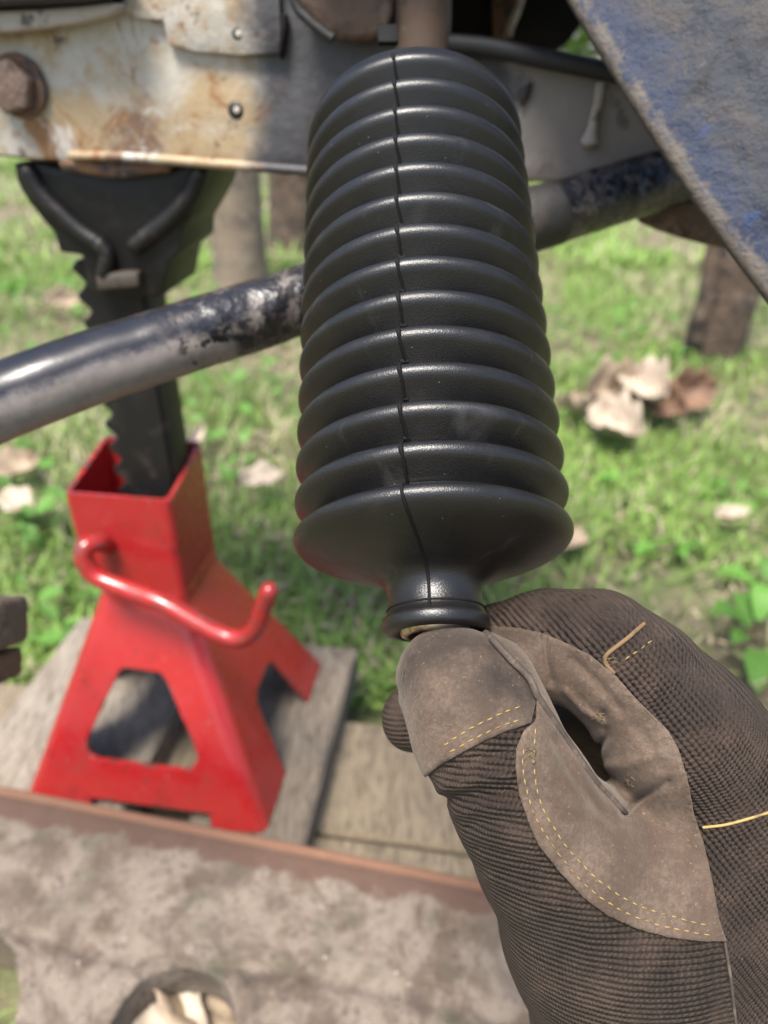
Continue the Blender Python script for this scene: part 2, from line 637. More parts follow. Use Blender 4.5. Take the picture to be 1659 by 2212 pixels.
def wood(name, a, b, dark, ang):
    t = NT(name)
    co = t.map((9, .7, 9), (0, 0, -ang))
    g = t.noise(38, 8, .7, co=co, dist=.4)
    c = t.mix(t.ramp(g, .36, .66), a, b)
    c = t.mix(t.ramp(t.noise(90, 6, .75, co=co), .50, .62), c, dark)
    c = t.mix(t.ramp(t.noise(14, 5, .65), .58, .76, 0, .65), c, dark)
    c = t.mix(t.ramp(t.noise(48, 3, .6), .70, .74, 0, .7), c, (.03, .025, .022))
    return t.done(c, .85, 0, t.bump(g, .5, .003, t.bump(t.noise(120, 5, .7, co=co), .5, .0015)))


M_WOOD_GREY = wood('weathered_grey_wood', (.27, .235, .190), (.16, .130, .100), (.060, .046, .034), YAW)
M_WOOD_DARK = wood('grey_brown_wood', (.160, .130, .100), (.095, .074, .055), (.032, .025, .020), YAW)
M_WOOD_TAN = wood('tan_grey_wood', (.215, .172, .116), (.135, .102, .066), (.050, .036, .026), YAW + math.pi / 2)
M_POST = layered('weathered_post_wood', (.16, .125, .090), [((.11, .085, .065), 14, .45, .62), ((.27, .24, .20), 22, .58, .7), ((.05, .04, .035), 30, .60, .70)], .9, ((45, .7, .01),))
M_BARK = layered('dark_bark', (.075, .050, .034), [((.13, .098, .072), 18, .52, .66), ((.03, .024, .02), 30, .5, .62)], .95, ((40, 1.0, .02), (130, .6, .006)))

t = NT('dirty_suspension_steel')
x, y, z = t.sep()
c = t.mix(t.ramp(t.noise(22, 7, .72, dist=.5), .40, .58), (.070, .051, .036), (.150, .120, .094))
c = t.mix(t.ramp(t.noise(17, 5, .6), .52, .68, 0, .75), c, (.052, .050, .030))
c = t.mix(t.ramp(t.noise(60, 6, .7), .56, .66, 0, .75), c, (.070, .052, .042))
c = t.mix(t.ramp(t.noise(60, 6, .7, dist=1.0), .33, .45, .6, 0), c, (.165, .134, .108))
c = t.mix(t.ramp(t.noise(190, 5, .75), .55, .66, 0, .85), c, (.040, .030, .026))
c = t.mix(t.ramp(t.noise(26, 7, .72, dist=.8), .52, .64, 0, .7), c, (.058, .034, .021))
fl = t.math('ADD', t.attr('rim'), t.math('MULTIPLY', t.math('SUBTRACT', t.noise(38, 6, .70), .5), 1.5))
c = t.mix(t.ramp(fl, .35, .60, 0, .9), c, (.062, .031, .020))
c = t.mix(t.ramp(t.attr('lip'), .4, .8, 0, .85), c, (.165, .082, .048))
wsp = t.math('MULTIPLY', t.ramp(t.vor(75), .0, .10, 1, 0), t.ramp(t.noise(50, 1), .56, .60))
c = t.mix(wsp, c, (.45, .43, .40))
M_ARM = t.done(c, .88, 0, t.bump(t.noise(160, 6, .7), .6, .0022, t.bump(t.noise(500, 4, .6), .4, .0012)))

# glove
t = NT('brown_knit')
ku, kv = t.attr('ku'), t.attr('kv')
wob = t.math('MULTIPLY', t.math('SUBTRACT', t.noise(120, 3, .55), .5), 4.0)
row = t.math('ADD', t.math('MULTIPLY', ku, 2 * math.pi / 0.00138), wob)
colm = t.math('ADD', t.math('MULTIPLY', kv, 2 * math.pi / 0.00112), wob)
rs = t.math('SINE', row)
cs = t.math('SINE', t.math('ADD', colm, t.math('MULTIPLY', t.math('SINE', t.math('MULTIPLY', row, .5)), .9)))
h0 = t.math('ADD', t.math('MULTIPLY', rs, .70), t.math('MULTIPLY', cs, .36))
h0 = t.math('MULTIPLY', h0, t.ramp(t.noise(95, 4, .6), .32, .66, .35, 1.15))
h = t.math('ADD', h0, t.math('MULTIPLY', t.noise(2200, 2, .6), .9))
base = t.mix(t.ramp(t.noise(55, 5, .65), .38, .66), (.026, .0175, .0135), (.043, .0285, .021))
base = t.mix(t.ramp(t.noise(110, 4, .6), .60, .72, 0, .5), base, (.068, .041, .029))
fz = t.ramp(t.noise(1900, 3, .7), .56, .70, 0, .5)
base = t.mix(fz, base, (.088, .060, .044))
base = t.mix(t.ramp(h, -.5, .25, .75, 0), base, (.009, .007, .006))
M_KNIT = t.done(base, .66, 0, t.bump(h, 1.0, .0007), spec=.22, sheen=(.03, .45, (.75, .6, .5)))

t = NT('brown_suede')
nap = t.noise(900, 5, .75)
big = t.noise(52, 7, .70)
c = t.mix(t.ramp(big, .36, .66), (.062, .041, .029), (.116, .083, .061))
c = t.mix(t.ramp(nap, .38, .62, 0, .55), c, (.050, .034, .025))
dk = t.attr('grease')
c = t.mix(t.math('MULTIPLY', dk, t.ramp(t.noise(70, 6, .7), .34, .60, .25, .95)), c, (.020, .0155, .013))
c = t.mix(t.ramp(t.noise(1400, 2, .6), .66, .72, 0, .55), c, (.19, .145, .11))
M_SUEDE = t.done(c, .88, 0, t.bump(nap, .55, .0006, t.bump(t.noise(130, 5, .6), .45, .0014)), spec=.25, sheen=(.16, .4, (.8, .70, .60)))
M_SUEDE_EDGE = layered('dark_suede_edge', (.045, .032, .024), [((.09, .066, .05), 200, .5, .65)], .9, ((900, .6, .0006),))
M_THREAD = layered('yellow_thread', (.24, .165, .050), [((.12, .08, .033), 300, .5, .66)], .6, ((1500, .4, .0003),))
M_FUZZ = layered('frayed_thread', (.17, .125, .065), [((.14, .10, .06), 500, .5, .6)], .8, ())
M_TAB = layered('tan_binding', (.12, .070, .030), [((.06, .038, .022), 300, .5, .66)], .8, ((900, .6, .0005),))

M_LEAF = []
for nm, a, b in (('dry_leaf_tan', (.28, .215, .15), (.16, .11, .072)), ('dry_leaf_pale', (.35, .29, .225), (.22, .165, .12)), ('dry_leaf_brown', (.16, .09, .055), (.09, .052, .034))):
    M_LEAF.append(layered(nm, a, [(b, 40, .45, .65), ((.12, .08, .05), 120, .60, .70)], .75, ((160, .5, .002),)))

# ================================================================== THE SETTING
# ground: one sheet to the horizon
gs = [-400, -60, -12, -4] + list(np.linspace(-2.5, 3.5, 61)) + [6, 14, 60, 400]
ys = [-400, -40, -6, -1] + list(np.linspace(-.4, 6, 65)) + [9, 18, 60, 400]
V = []
for yy in ys:
    for xx in gs:
        r = math.hypot(xx, yy)
        V.append((xx, yy, -0.006 + (0.012 * mnoise.noise((xx * 2.3, yy * 2.3, 0)) if r < 6 else 0) - (0.012 if abs(xx) < .5 and yy < .62 else 0)))
nx = len(gs)
Fc = [(j * nx + i, j * nx + i + 1, (j + 1) * nx + i + 1, (j + 1) * nx + i) for j in range(len(ys) - 1) for i in range(nx - 1)]
kind(build('ground', V, Fc, M_SOIL), 'structure')


def blades(n, xr, yr, Lr, Wr, seed, weight=None):
    g = np.random.default_rng(seed)
    x = g.uniform(*xr, n * 3); y = yr[0] + (yr[1] - yr[0]) * g.random(n * 3) ** 1.25
    inside = (np.abs(x) < .62 * y + .32)
    boards = (x > -.58) & (x < .42) & (y < .52) & (y > .24)
    pn = vnoise(np.stack([x, y, 0 * x], -1), 3.2, 3)
    keep = inside & ~boards & (g.random(len(x)) < np.clip((pn - .30) * 2.4, .10, 1))
    x, y = x[keep][:n], y[keep][:n]
    n = len(x)
    L = g.uniform(*Lr, n) * (0.6 + .6 * vnoise(np.stack([x, y, 0 * x], -1), 5, 5)); W = g.uniform(*Wr, n)
    a = g.uniform(0, 2 * math.pi, n); lean = g.uniform(.15, 1.25, n)
    d = np.stack([np.cos(a), np.sin(a), 0 * a], 1); s = np.stack([-np.sin(a), np.cos(a), 0 * a], 1)
    b = np.stack([x, y, 0 * x - .004], 1)
    Vs = []
    for t, w in ((0, .8), (.45, 1.0), (.8, .7), (1.0, .08)):
        q = b + d * (L * t * t * np.sin(lean) + L * t * .15)[:, None] + np.stack([0 * x, 0 * x, L * (t * np.cos(lean * t * .9))], 1)
        Vs += [q - s * (W * w / 2)[:, None], q + s * (W * w / 2)[:, None]]
    Vv = np.stack(Vs, 1).reshape(-1, 3)
    base = (np.arange(n) * 8)[:, None]
    Q = np.concatenate([base + np.array([[0, 1, 3, 2]]), base + np.array([[2, 3, 5, 4]]), base + np.array([[4, 5, 7, 6]])], 0)
    h = g.random(n)[:, None]
    c = np.array([.105, .190, .034]) * (1 - h) + np.array([.230, .335, .085]) * h
    sn = vnoise(np.stack([x, y, 0 * x], -1), 4.5, 12)
    straw = (g.random(n) < np.clip((sn - .48) * 2.6, .08, .62))[:, None]
    lite = (.78 + .62 * vnoise(np.stack([x, y, 0 * x], -1), 2.4, 21))[:, None]
    c = c * lite
    c = np.where(straw, np.array([.40, .36, .23]) * (.6 + .6 * h), c)
    c = np.repeat(c, 8, 0)
    return Vv, Q, c


Va, Qa, ca = blades(62000, (-1.4, 1.9), (.10, 2.4), (.016, .050), (.0020, .0042), 1)
Vb, Qb, cb = blades(30000, (-3.6, 4.0), (2.2, 7.5), (.035, .080), (.005, .010), 2)
# clippings and thatch lying between the blades
g = np.random.default_rng(77)
nt = 11000
ty = .1 + 2.6 * g.random(nt) ** 1.2; tx = g.uniform(-1, 1, nt) * (.62 * ty + .3)
tk_ = ~((tx > -.58) & (tx < .42) & (ty < .52) & (ty > .24))
tx, ty = tx[tk_], ty[tk_]; nt = len(tx)
ta = g.uniform(0, 6.28, nt); tl = g.uniform(.008, .035, nt); tw = g.uniform(.0012, .004, nt)
pc = np.stack([tx, ty, g.uniform(.004, .016, nt)], 1)
dd = np.stack([np.cos(ta), np.sin(ta), g.normal(0, .25, nt)], 1) * tl[:, None] / 2
ss_ = np.stack([-np.sin(ta), np.cos(ta), g.normal(0, .4, nt)], 1) * tw[:, None] / 2
Vt = np.stack([pc - dd - ss_, pc + dd - ss_, pc + dd + ss_, pc - dd + ss_], 1).reshape(-1, 3)
ct = np.repeat(np.array([[.36, .30, .20]]) * g.uniform(.35, 1.25, (nt, 1)), 4, 0)
Qt = np.arange(4 * nt).reshape(-1, 4)
kind(tag(build('grass', np.vstack([Va, Vb, Vt]), np.vstack([Qa, Qb + len(Va), Qt + len(Va) + len(Vb)]), M_GRASS, smooth=False, attrs={'tint': np.vstack([ca, cb, ct])}),
         'thin bright green lawn grass with dry straw around the boards', 'grass'), 'stuff')

# small broad leaves among the grass
g = np.random.default_rng(5)
Vw, Qw, cw = [], [], []
for i in range(2600):
    yy = .12 + 2.7 * g.random() ** 1.2
    xx = g.uniform(-.62 * yy - .25, .62 * yy + .25)
    if -.58 < xx < .42 and .22 < yy < .56:
        continue
    if vnoise(np.array([[xx, yy, 0]]), 2.6, 9)[0] < .52:
        continue
    a = g.uniform(0, 6.28); L = g.uniform(.014, .036); W = L * g.uniform(.45, .7); hh = g.uniform(.008, .06); tl = g.uniform(-.5, .7)
    d = np.array([math.cos(a), math.sin(a), tl]); s = np.array([-math.sin(a), math.cos(a), g.uniform(-.3, .3)])
    b = np.array([xx, yy, hh])
    k = len(Vw)
    Vw += [b, b + d * L * .35 - s * W * .5, b + d * L * .35 + s * W * .5 + np.array([0, 0, .002]), b + d * L * .75 - s * W * .36, b + d * L * .75 + s * W * .36, b + d * L - np.array([0, 0, .004])]
    Qw += [(k, k + 1, k + 3, k + 5), (k, k + 5, k + 4, k + 2)]
    cw += [np.array([.075, .17, .03]) * g.uniform(.7, 1.6)] * 6
kind(tag(build('clover_leaves', np.array(Vw), np.array(Qw), M_GRASS, smooth=False, attrs={'tint': np.array(cw)}),
         'small round green weed leaves scattered through the lawn', 'weeds'), 'stuff')


# ------------------------------------------------------------------ broad-leaved weeds
def weed(u, v, n, L, label, seed):
    g = np.random.default_rng(seed)
    c = G(u, v, 0)
    r = empty('broadleaf_weed', c, label, 'weed', 'weeds growing in the lawn')
    for k in range(n):
        a = 6.28 * k / n + g.uniform(-.4, .4); l = L * g.uniform(.7, 1.2); up = g.uniform(.25, 1.1); w = l * g.uniform(.36, .5)
        d = np.array([math.cos(a) * math.cos(up), math.sin(a) * math.cos(up), math.sin(up)]); s = np.array([-math.sin(a), math.cos(a), 0])
        V_, F_ = [], []
        m = 7
        for i in range(m):
            q = i / (m - 1)
            ww = w * .5 * math.sin(math.pi * min(1, q * .94 + .06)) ** .8
            p = c + d * l * (.35 + q) - E3 * l * .55 * q * q
            V_ += [p - s * ww + E3 * ww * .35, p, p + s * ww + E3 * ww * .35]
        for i in range(m - 1):
            F_ += [(i * 3, i * 3 + 1, i * 3 + 4, i * 3 + 3), (i * 3 + 1, i * 3 + 2, i * 3 + 5, i * 3 + 4)]
        tn = np.array([[.085, .20, .03]]) * g.uniform(.7, 1.5)
        build('leaf', V_, F_, M_GRASS, r, attrs={'tint': np.repeat(tn, len(V_), 0)})
        build('stalk', *tube([c, c + d * l * .2, V_[1]], .0012, 5), M_BARK, r)


weed(1625, 1390, 9, .060, 'broad leaved green weed beside the knuckles of the glove', 61)
weed(1650, 1285, 7, .050, 'yellow green weed at the right edge above the glove', 62)
weed(1440, 1195, 8, .040, 'leafy weed on the lawn right of the bellows cone', 63)
weed(1330, 1060, 8, .036, 'small weed just below the heap of dry leaves', 64)
weed(1600, 1080, 8, .045, 'weed on the lawn below the bark trunk near the right edge', 65)
weed(30, 640, 7, .060, 'bright green weed at the left edge beyond the ratchet post', 66)


# ------------------------------------------------------------------ far shrubs
def shrub(x, y, h, label, seed):
    g = np.random.default_rng(seed)
    r = empty('shrub', (x, y, 0), label, 'shrub', 'shrubs beyond the lawn')
    st = [tube([(x, y, 0), (x + g.uniform(-.3, .3), y + g.uniform(-.3, .3), h * .55)], [.05, .02], 7) for _ in range(4)]
    build('stem', *merge(st), M_BARK, r)
    n = 5200
    p = g.normal(size=(n, 3)); p /= np.linalg.norm(p, axis=1)[:, None]
    lob = .72 + .5 * vnoise(p * 1.0, 2.2, seed)
    p = p * (lob * g.random(n) ** .33)[:, None] * np.array([h * .62, h * .55, h * .5]) + np.array([x, y, h * .52])
    p[:, 2] = np.maximum(p[:, 2], .05)
    a = g.normal(size=(n, 3)) * .055; b = g.normal(size=(n, 3)) * .04
    Vq = np.stack([p - a, p - b, p + a, p + b], 1).reshape(-1, 3)
    tn = np.repeat(np.array([[.10, .19, .03]]) * g.uniform(.6, 1.5, (n, 1)), 4, 0)
    build('crown', Vq, np.arange(4 * n).reshape(-1, 4), M_GRASS, r, smooth=False, attrs={'tint': tn})


for i, (x, y, h, lb) in enumerate([(-4.5, 11, 3.0, 'leftmost tall leafy shrub standing beyond the lawn'), (-1.3, 13, 2.6, 'shrub beyond the lawn behind the jack stand'),
                                   (1.6, 12.5, 3.0, 'shrub beyond the lawn behind the black bellows'), (4.4, 11.5, 2.8, 'bright shrub in the gap beside the blue plate'),
                                   (7.4, 11, 3.2, 'rightmost tall leafy shrub beyond the lawn')]):
    shrub(x, y, h, lb, 30 + i)


# ------------------------------------------------------------------ wooden posts
def post(base, top, r0, r1, mat, name, label, cat, rough, seed):
    base, top = np.asarray(base, float), np.asarray(top, float)
    n, seg = 26, 22
    V_, F_ = tube([base + (top - base) * i / (n - 1) for i in range(n)], [r0 + (r1 - r0) * i / (n - 1) + (.012 * math.exp(-i / 2.0)) for i in range(n)], seg)
    ctr = base[None] + (top - base)[None] * ((V_ - base) @ (top - base) / np.dot(top - base, top - base))[:, None]
    d = V_ - ctr
    k = 1 + rough * (vnoise(np.stack([V_[:, 0] * 30, V_[:, 1] * 30, V_[:, 2] * 5], -1), 1.0, seed) - .5) + rough * .6 * (vnoise(V_, 14, seed + 1) - .5)
    o = build(name, ctr + d * k[:, None], F_, mat, at=base)
    return tag(o, label, cat)


b = G(525, 640, 0)
post(b + [0, 0, -.05], b + [0, .02, 1.0], .066, .064, M_POST, 'wooden_post', 'smooth grey brown wooden post behind the jack stand saddle', 'post', .12, 1)
b = G(640, 530, 0)
post(b + [0, 0, -.05], b + [.02, 0, 1.0], .075, .07, M_BARK, 'wooden_post', 'dark post half hidden behind the left side of the bellows', 'post', .3, 2)
b = G(1530, 775, 0)
tk = post(b + [0, 0, -.05], b + [.05, .02, .9], .050, .058, M_BARK, 'tree_trunk', 'dark rough bark trunk standing below the blue plate', 'tree', .45, 3)
lbz = b + [-.045, -.02, .0]
build('bark_ridge', *tube([lbz + [0, 0, -.02], lbz + [.006, 0, .12], lbz + [.0, .01, .24], lbz + [.02, .02, .4]], [.022, .018, .014, .008], 9), M_BARK, tk)


# ------------------------------------------------------------------ boards under the stand
def board(c, L, W, T, along, mat, name, label, seed):
    """weathered board lying flat, c = centre of the top face"""
    g = np.random.default_rng(seed)
    al = np.asarray(along, float); ac = np.cross(E3, al)
    n = 15
    V_, F_ = [], []
    for i in range(n):
        s = (i / (n - 1) - .5) * L
        w0, w1 = -W / 2 + .0004 * g.normal(), W / 2 + .0004 * g.normal()
        e = .003 if i in (0, n - 1) else 0
        bev = .003
        ring = [(w0, -T), (w1, -T), (w1, -bev), (w1 - bev, -e * .4), (0, .0006 * g.normal()), (w0 + bev, -e * .4), (w0, -bev)]
        for (q, zz) in ring:
            V_.append(np.asarray(c) + al * s + ac * q + E3 * zz)
    m = 7
    for i in range(n - 1):
        for k in range(m):
            k2 = (k + 1) % m
            F_.append((i * m + k, i * m + k2, (i + 1) * m + k2, (i + 1) * m + k))
    F_.append(tuple(range(m - 1, -1, -1))); F_.append(tuple((n - 1) * m + k for k in range(m)))
    return tag(build(name, V_, F_, mat, sharp=35, at=np.asarray(c) - E3 * T), label, 'board', 'boards stacked under the stand')


zb0, zb1 = 0.045, 0.075
# lower layer, running left-right
far = G(420, 1517, zb0)
for k, (ww, lb, mt) in enumerate([(.110, 'tan board of the lower layer farthest from the camera', M_WOOD_TAN), (.100, 'tan board of the lower layer under the front of the red stand', M_WOOD_TAN)]):
    c = far - E2 * (.055 + k * .1085) + E1 * (.04 + .02 * k)
    c[2] = zb0
    board(c, .98, ww, .045, E1, mt, 'wooden_board', lb, 40 + k)
# upper layer, front to back
def topboard(u0, v0, W, Lb, mat, lb, seed, side):
    p = G(u0, v0, zb1)
    c = p + E1 * (W / 2) * side - E2 * Lb / 2
    c[2] = zb1
    return board(c, Lb, W, .0295, E2, mat, 'wooden_board', lb, seed)


topboard(770, 1402, .085, .235, M_WOOD_DARK, 'grey brown board with dark edge under the right feet of the red stand', 51, -1)
topboard(172, 1332, .135, .275, M_WOOD_GREY, 'pale weathered grey board under the left feet of the red stand', 52, 1)

# ================================================================== JACK STAND
SC = np.array([-.1560, .4310, zb1])
stand = empty('jack_stand', SC, 'red steel jack stand with black ratchet post on the boards', 'jack stand')


def W2(x, y, z):
    return SC + E1 * x + E2 * y + E3 * z


CT, CB = .226, .148


def body_f(p):
    x, y, z = p[..., 0], p[..., 1], p[..., 2]
    tt = np.clip(z / CB, 0, 1)
    w = .090 + (.031 - .090) * tt
    d = rbox2(x, y, w, w, .011) * .93
    shell = np.abs(d + .0016) - .0016
    shell = np.maximum(shell, z - CB - .004)
    # collar, wider on the pawl side
    top = CT + .20 * np.clip(y + .022, 0, 1)
    cd = rbox2(x + .0035, y, .0345, .031, .005)
    cham = (-x - .038) + (CB + .022 - z) * .8
    cd = np.maximum(cd, cham * .78)
    col = np.abs(cd + .0016) - .0016
    col = np.maximum(col, np.maximum(z - top, CB - .012 - z))
    # gap at the back-left corner of the collar
    s = smin(shell, col, .003)
    # openings front/back and left/right
    frontish = np.abs(y) > np.abs(x)
    hb = polysd(x, z, [(-.045, -.03), (.045, -.03), (.012, .108), (-.012, .108)]) - .010
    hf = polysd(x, z, [(-.030, .048), (.030, .048), (.0085, .092), (-.0085, .092)]) - .010
    hs = polysd(y, z, [(-.036, -.03), (.036, -.03), (.014, .050), (-.014, .050)]) - .008
    s = np.maximum(s, -np.where(frontish, np.where(y > 0, hb, hf), hs))
    # relief between the feet
    rel = np.maximum(np.abs(x - .006) - .040, z - .007) - .004
    s = np.where(frontish, np.maximum(s, -rel), s)
    # pressed groove beside the front opening
    return np.maximum(s, -z)


Vs, Qs = nets(body_f, (-.098, -.098, -.003), (.098, .098, .262), .0016)
Vs = SC + Vs[:, :1] * E1 + Vs[:, 1:2] * E2 + Vs[:, 2:] * E3
build('body', Vs, Qs, M_RED, stand, sharp=42)
# weld / fold line on the front right leg
nF = -E2
rail_pts = [W2(.047, -.0855, .006), W2(.044, -.074, .036), W2(.041, -.0668, .055)]

# ratchet post
lean = .014 / .40


def W3(x, y, z):
    return W2(x + .0095, y, z)


T0, T1 = .165, .362
prof = [(.0155, T0), (.0155, T1)]
zz = T1
while zz > T0 + .016:
    prof += [(-.018, zz), (-.0225, zz - .004), (-.0215, zz - .0065), (-.0155, zz - .0125)]
    zz -= .0155
prof += [(-.018, T0)]
pl = prism([W3(x, -.011, z) for x, z in prof], E2 * .022, .0008, 1)
rp = build('ratchet_post', *pl, M_CAST, stand, sharp=30)
build('side_flange', *box(W3(.0150, .004, .265), .0028, .012, .095, bev=.0012), M_CAST, rp, sharp=30)

# saddle: crescent casting read off the front plane
pS = W2(0, -.026, 0)


def onS(u, v, dy=0.0):
    return onplane(u, v, pS + E2 * dy, E2)


sp = [(28, 352), (36, 392), (58, 432), (90, 474), (118, 506), (126, 545), (176, 552), (190, 628), (218, 645), (350, 642), (362, 566), (392, 542), (392, 502), (420, 452), (441, 410), (450, 360), (420, 352), (330, 372), (240, 376), (150, 368), (80, 352)]
sL = catmull(np.array(sp[:5], float), 5); sR_ = catmull(np.array(sp[12:16], float), 5)
sp = [tuple(q) for q in sL] + sp[5:12] + [tuple(q) for q in sR_] + sp[16:]
pts = [onS(u, v) for u, v in sp]
sad = build('saddle', *prism(pts, E2 * .050, .0022, 2), M_CAST, stand, sharp=35)
for nm, path, r in (('rib', [(62, 372), (84, 412), (130, 460), (176, 502), (216, 528)], .0046), ('rib', [(430, 378), (412, 420), (376, 462), (330, 502), (296, 530)], .0046)):
    build(nm, *tube(catmull([onS(u, v, -.001) for u, v in path], 6), r, 12, round_end=True, ref=E2), M_CAST, sad)
build('rib', *tube(catmull([onS(u, v, -.003) for u, v in [(216, 528), (232, 552), (226, 590)]], 5), .004, 10, round_end=True, ref=E2), M_CAST, sad)
blk = [onS(u, v, -.006) for u, v in [(204, 592), (298, 588), (300, 622), (208, 628)]]
build('lug', *prism(blk, E2 * .008, .0018, 2), M_WORN, sad, sharp=35)

# lever handle
hp = [onplane(u, v, W2(0, d, 0), E2) for u, v, d in [(236, 1178, -.030), (212, 1172, -.040), (184, 1182, -.047), (182, 1212, -.050), (208, 1246, -.051), (270, 1272, -.053), (350, 1302, -.058), (425, 1345, -.062), (490, 1376, -.064), (530, 1376, -.065), (556, 1352, -.066), (570, 1310, -.066), (582, 1278, -.066)]]
build('handle', *tube(catmull(hp, 7), .0058, 14, round_end=True), M_RED, stand)

# ================================================================== THE CAR ABOVE
RP = W2(0, -.034, 0)          # front plane of the frame rail


def onR(u, v, d=0.0):
    return onplane(u, v, RP + E2 * d, E2)


rl = onR(-40, 340)
rail = empty('frame_rail', (rl[0], rl[1], rl[2]), 'cream steel frame rail with flaking paint and rust resting on the stand', 'car frame')
# front face: swept strip with a slightly uneven lower edge
low = [(-420, 318), (-200, 328), (0, 338), (60, 345), (140, 350), (240, 352), (340, 352), (460, 358), (560, 366), (650, 374), (760, 384), (900, 388), (1040, 392), (1180, 392), (1330, 398), (1500, 404), (1720, 410), (2000, 420)]
top = [(-420, -130), (-200, -130), (0, -130), (60, -130), (140, -130), (240, -130), (340, -130), (460, -130), (560, -130), (650, -60), (760, 70), (900, 88), (1040, 106), (1180, 132), (1330, 158), (1500, 190), (1720, 225), (2000, 270)]
nrow = 14
V_, F_ = [], []
for (lu, lv), (tu, tv) in zip(low, top):
    a, bb = onR(lu, lv), onR(tu, tv)
    col_ = [a + E2 * .055 + E3 * .004, a + E2 * .004 - E3 * .0005, a + E2 * .001 + E3 * .001]
    for i in range(nrow):
        f_ = i / (nrow - 1)
        q = a + (bb - a) * f_ + E3 * .004 * (1 - f_)
        q = q + E2 * .0016 * (mnoise.noise(Vector(q * 40)) + .4 * mnoise.noise(Vector(q * 130)))
        col_.append(q)
    col_ += [bb + E2 * .004 + E3 * .003, bb + E2 * .055 + E3 * .003]
    V_ += col_
m = nrow + 5
for i in range(len(low) - 1):
    for k in range(m - 1):
        F_.append((i * m + k, (i + 1) * m + k, (i + 1) * m + k + 1, i * m + k + 1))
    F_.append((i * m + m - 1, (i + 1) * m + m - 1, (i + 1) * m, i * m))
face = build('web', V_, F_, M_FRAME, rail, sharp=40)
# pinch seam under the rail
seam = catmull([onR(u, v, -.002) for u, v in [(150, 336), (260, 338), (380, 347), (520, 358), (650, 368), (800, 379)]], 6)
build('lower_seam', *tube(seam, .0022, 8, ref=E2), M_FRAME, rail)
# rusty pad on the saddle
pd = catmull([onR(u, v, .004) for u, v in [(130, 350), (180, 356), (245, 366), (310, 360), (372, 352)]], 6)
build('rust_pad', *tube(pd, [.0015] + [.004] * (len(pd) - 2) + [.0015], 10, ref=E2, squash=1.0), M_RUST, rail)
# folded upper flange
build('upper_flange', *prism([onR(u, v, -.012) for u, v in [(-400, 30), (-100, 26), (60, 20), (170, 12), (236, 4), (262, 8), (236, 34), (170, 50), (90, 62), (0, 72), (-120, 76), (-400, 80)]], E2 * .016, .0022, 3), M_PALE_RUST, rail, sharp=50)
build('upper_fold', *prism([onR(u, v, -.020) for u, v in [(-400, -90), (250, -90), (236, -6), (170, 4), (60, 10), (-100, 16), (-400, 20)]], E2 * .024, .002, 2), M_DARK_STEEL, rail, sharp=50)
# bracket plate overlapping the rail
pp = [onR(u, v, -.004) for u, v in [(262, -90), (262, 20), (300, 42), (352, 44), (362, 96), (420, 112), (520, 120), (604, 116), (606, 60), (600, -90)]]
build('bracket_plate', *prism(pp, E2 * .004, .001, 2), M_FRAME, rail, sharp=35)
build('dark_slot', *prism([onR(u, v, -.0045) for u, v in [(606, 28), (620, 30), (616, 80), (610, 128), (603, 128), (604, 70)]], E2 * .004, .0008, 1), M_PANEL, rail)
# rivets
for u, v, dd_ in ((512, 74, -.004), (508, 238, -.0012)):
    c = onR(u, v, dd_)
    rv = build('rivet', *lathe([(-.0002, .0001), (-.0001, .0020), (.0004, .0036), (.002, .0040), (.005, .0042)], c, E2, 14), M_DARK_STEEL, rail)
    t_, a_, b_ = frame_of(E2, E3)
    build('rivet_centre', *lathe([(-.0006, .0001), (-.0006, .0008), (-.0004, .0014), (.0004, .0016)], c + E1 * .0008, E2, 10), M_PALE_RUST, rv)
# hanging drip on the right part of the rail
dr = catmull([onR(u, v, -.0025) for u, v in [(1296, 176), (1292, 215), (1284, 255), (1276, 290), (1270, 318)]], 6)
build('mud_drip', *tube(dr, np.interp(np.linspace(0, 1, len(dr)), [0, .7, .9, 1], [.0017, .0022, .0042, .0022]), 9, ref=E2), M_PALE_RUST, rail)
# black paint patch (sprayed tag of fresh primer) edge clip
cl = [onR(u, v, -.003) for u, v in [(1118, 196), (1150, 176), (1146, 206), (1126, 232)]]
build('clip', *prism(cl, E2 * .003, .0006, 1), M_DARK_STEEL, rail)
# upper edge flange on the right
fl = catmull([onR(u, v, -.008) for u, v in [(960, 92), (1060, 102), (1180, 128), (1330, 158), (1520, 196)]], 6)
build('top_flange', *tube(fl, .0036, 10, ref=E2, squash=.8), M_DARK_STEEL, rail)

# hex bolt in the rail
c = onR(36, 186, -.001)
bolt = empty('hex_bolt', c, 'large rusty hex bolt head in the cream frame rail', 'bolt')
build('washer', *lathe([(.0, .0132), (-.0018, .0132), (-.0024, .0126), (-.0024, .004)], c + E1 * .0016, E2, 32), M_RUST, bolt, sharp=40)
hexp = [c + .0118 * (E1 * math.cos(math.radians(60 * k + 12)) + E3 * math.sin(math.radians(60 * k + 12))) - E2 * .0086 for k in range(6)]
build('head', *prism(hexp, E2 * .0068, .0018, 3), M_BOLT, bolt, sharp=35)

# black sheet standing in for the dark void above and behind the rail
PB = RP + E2 * .16


def onB(u, v, d=0.0):
    return onplane(u, v, PB + E2 * d, E2)


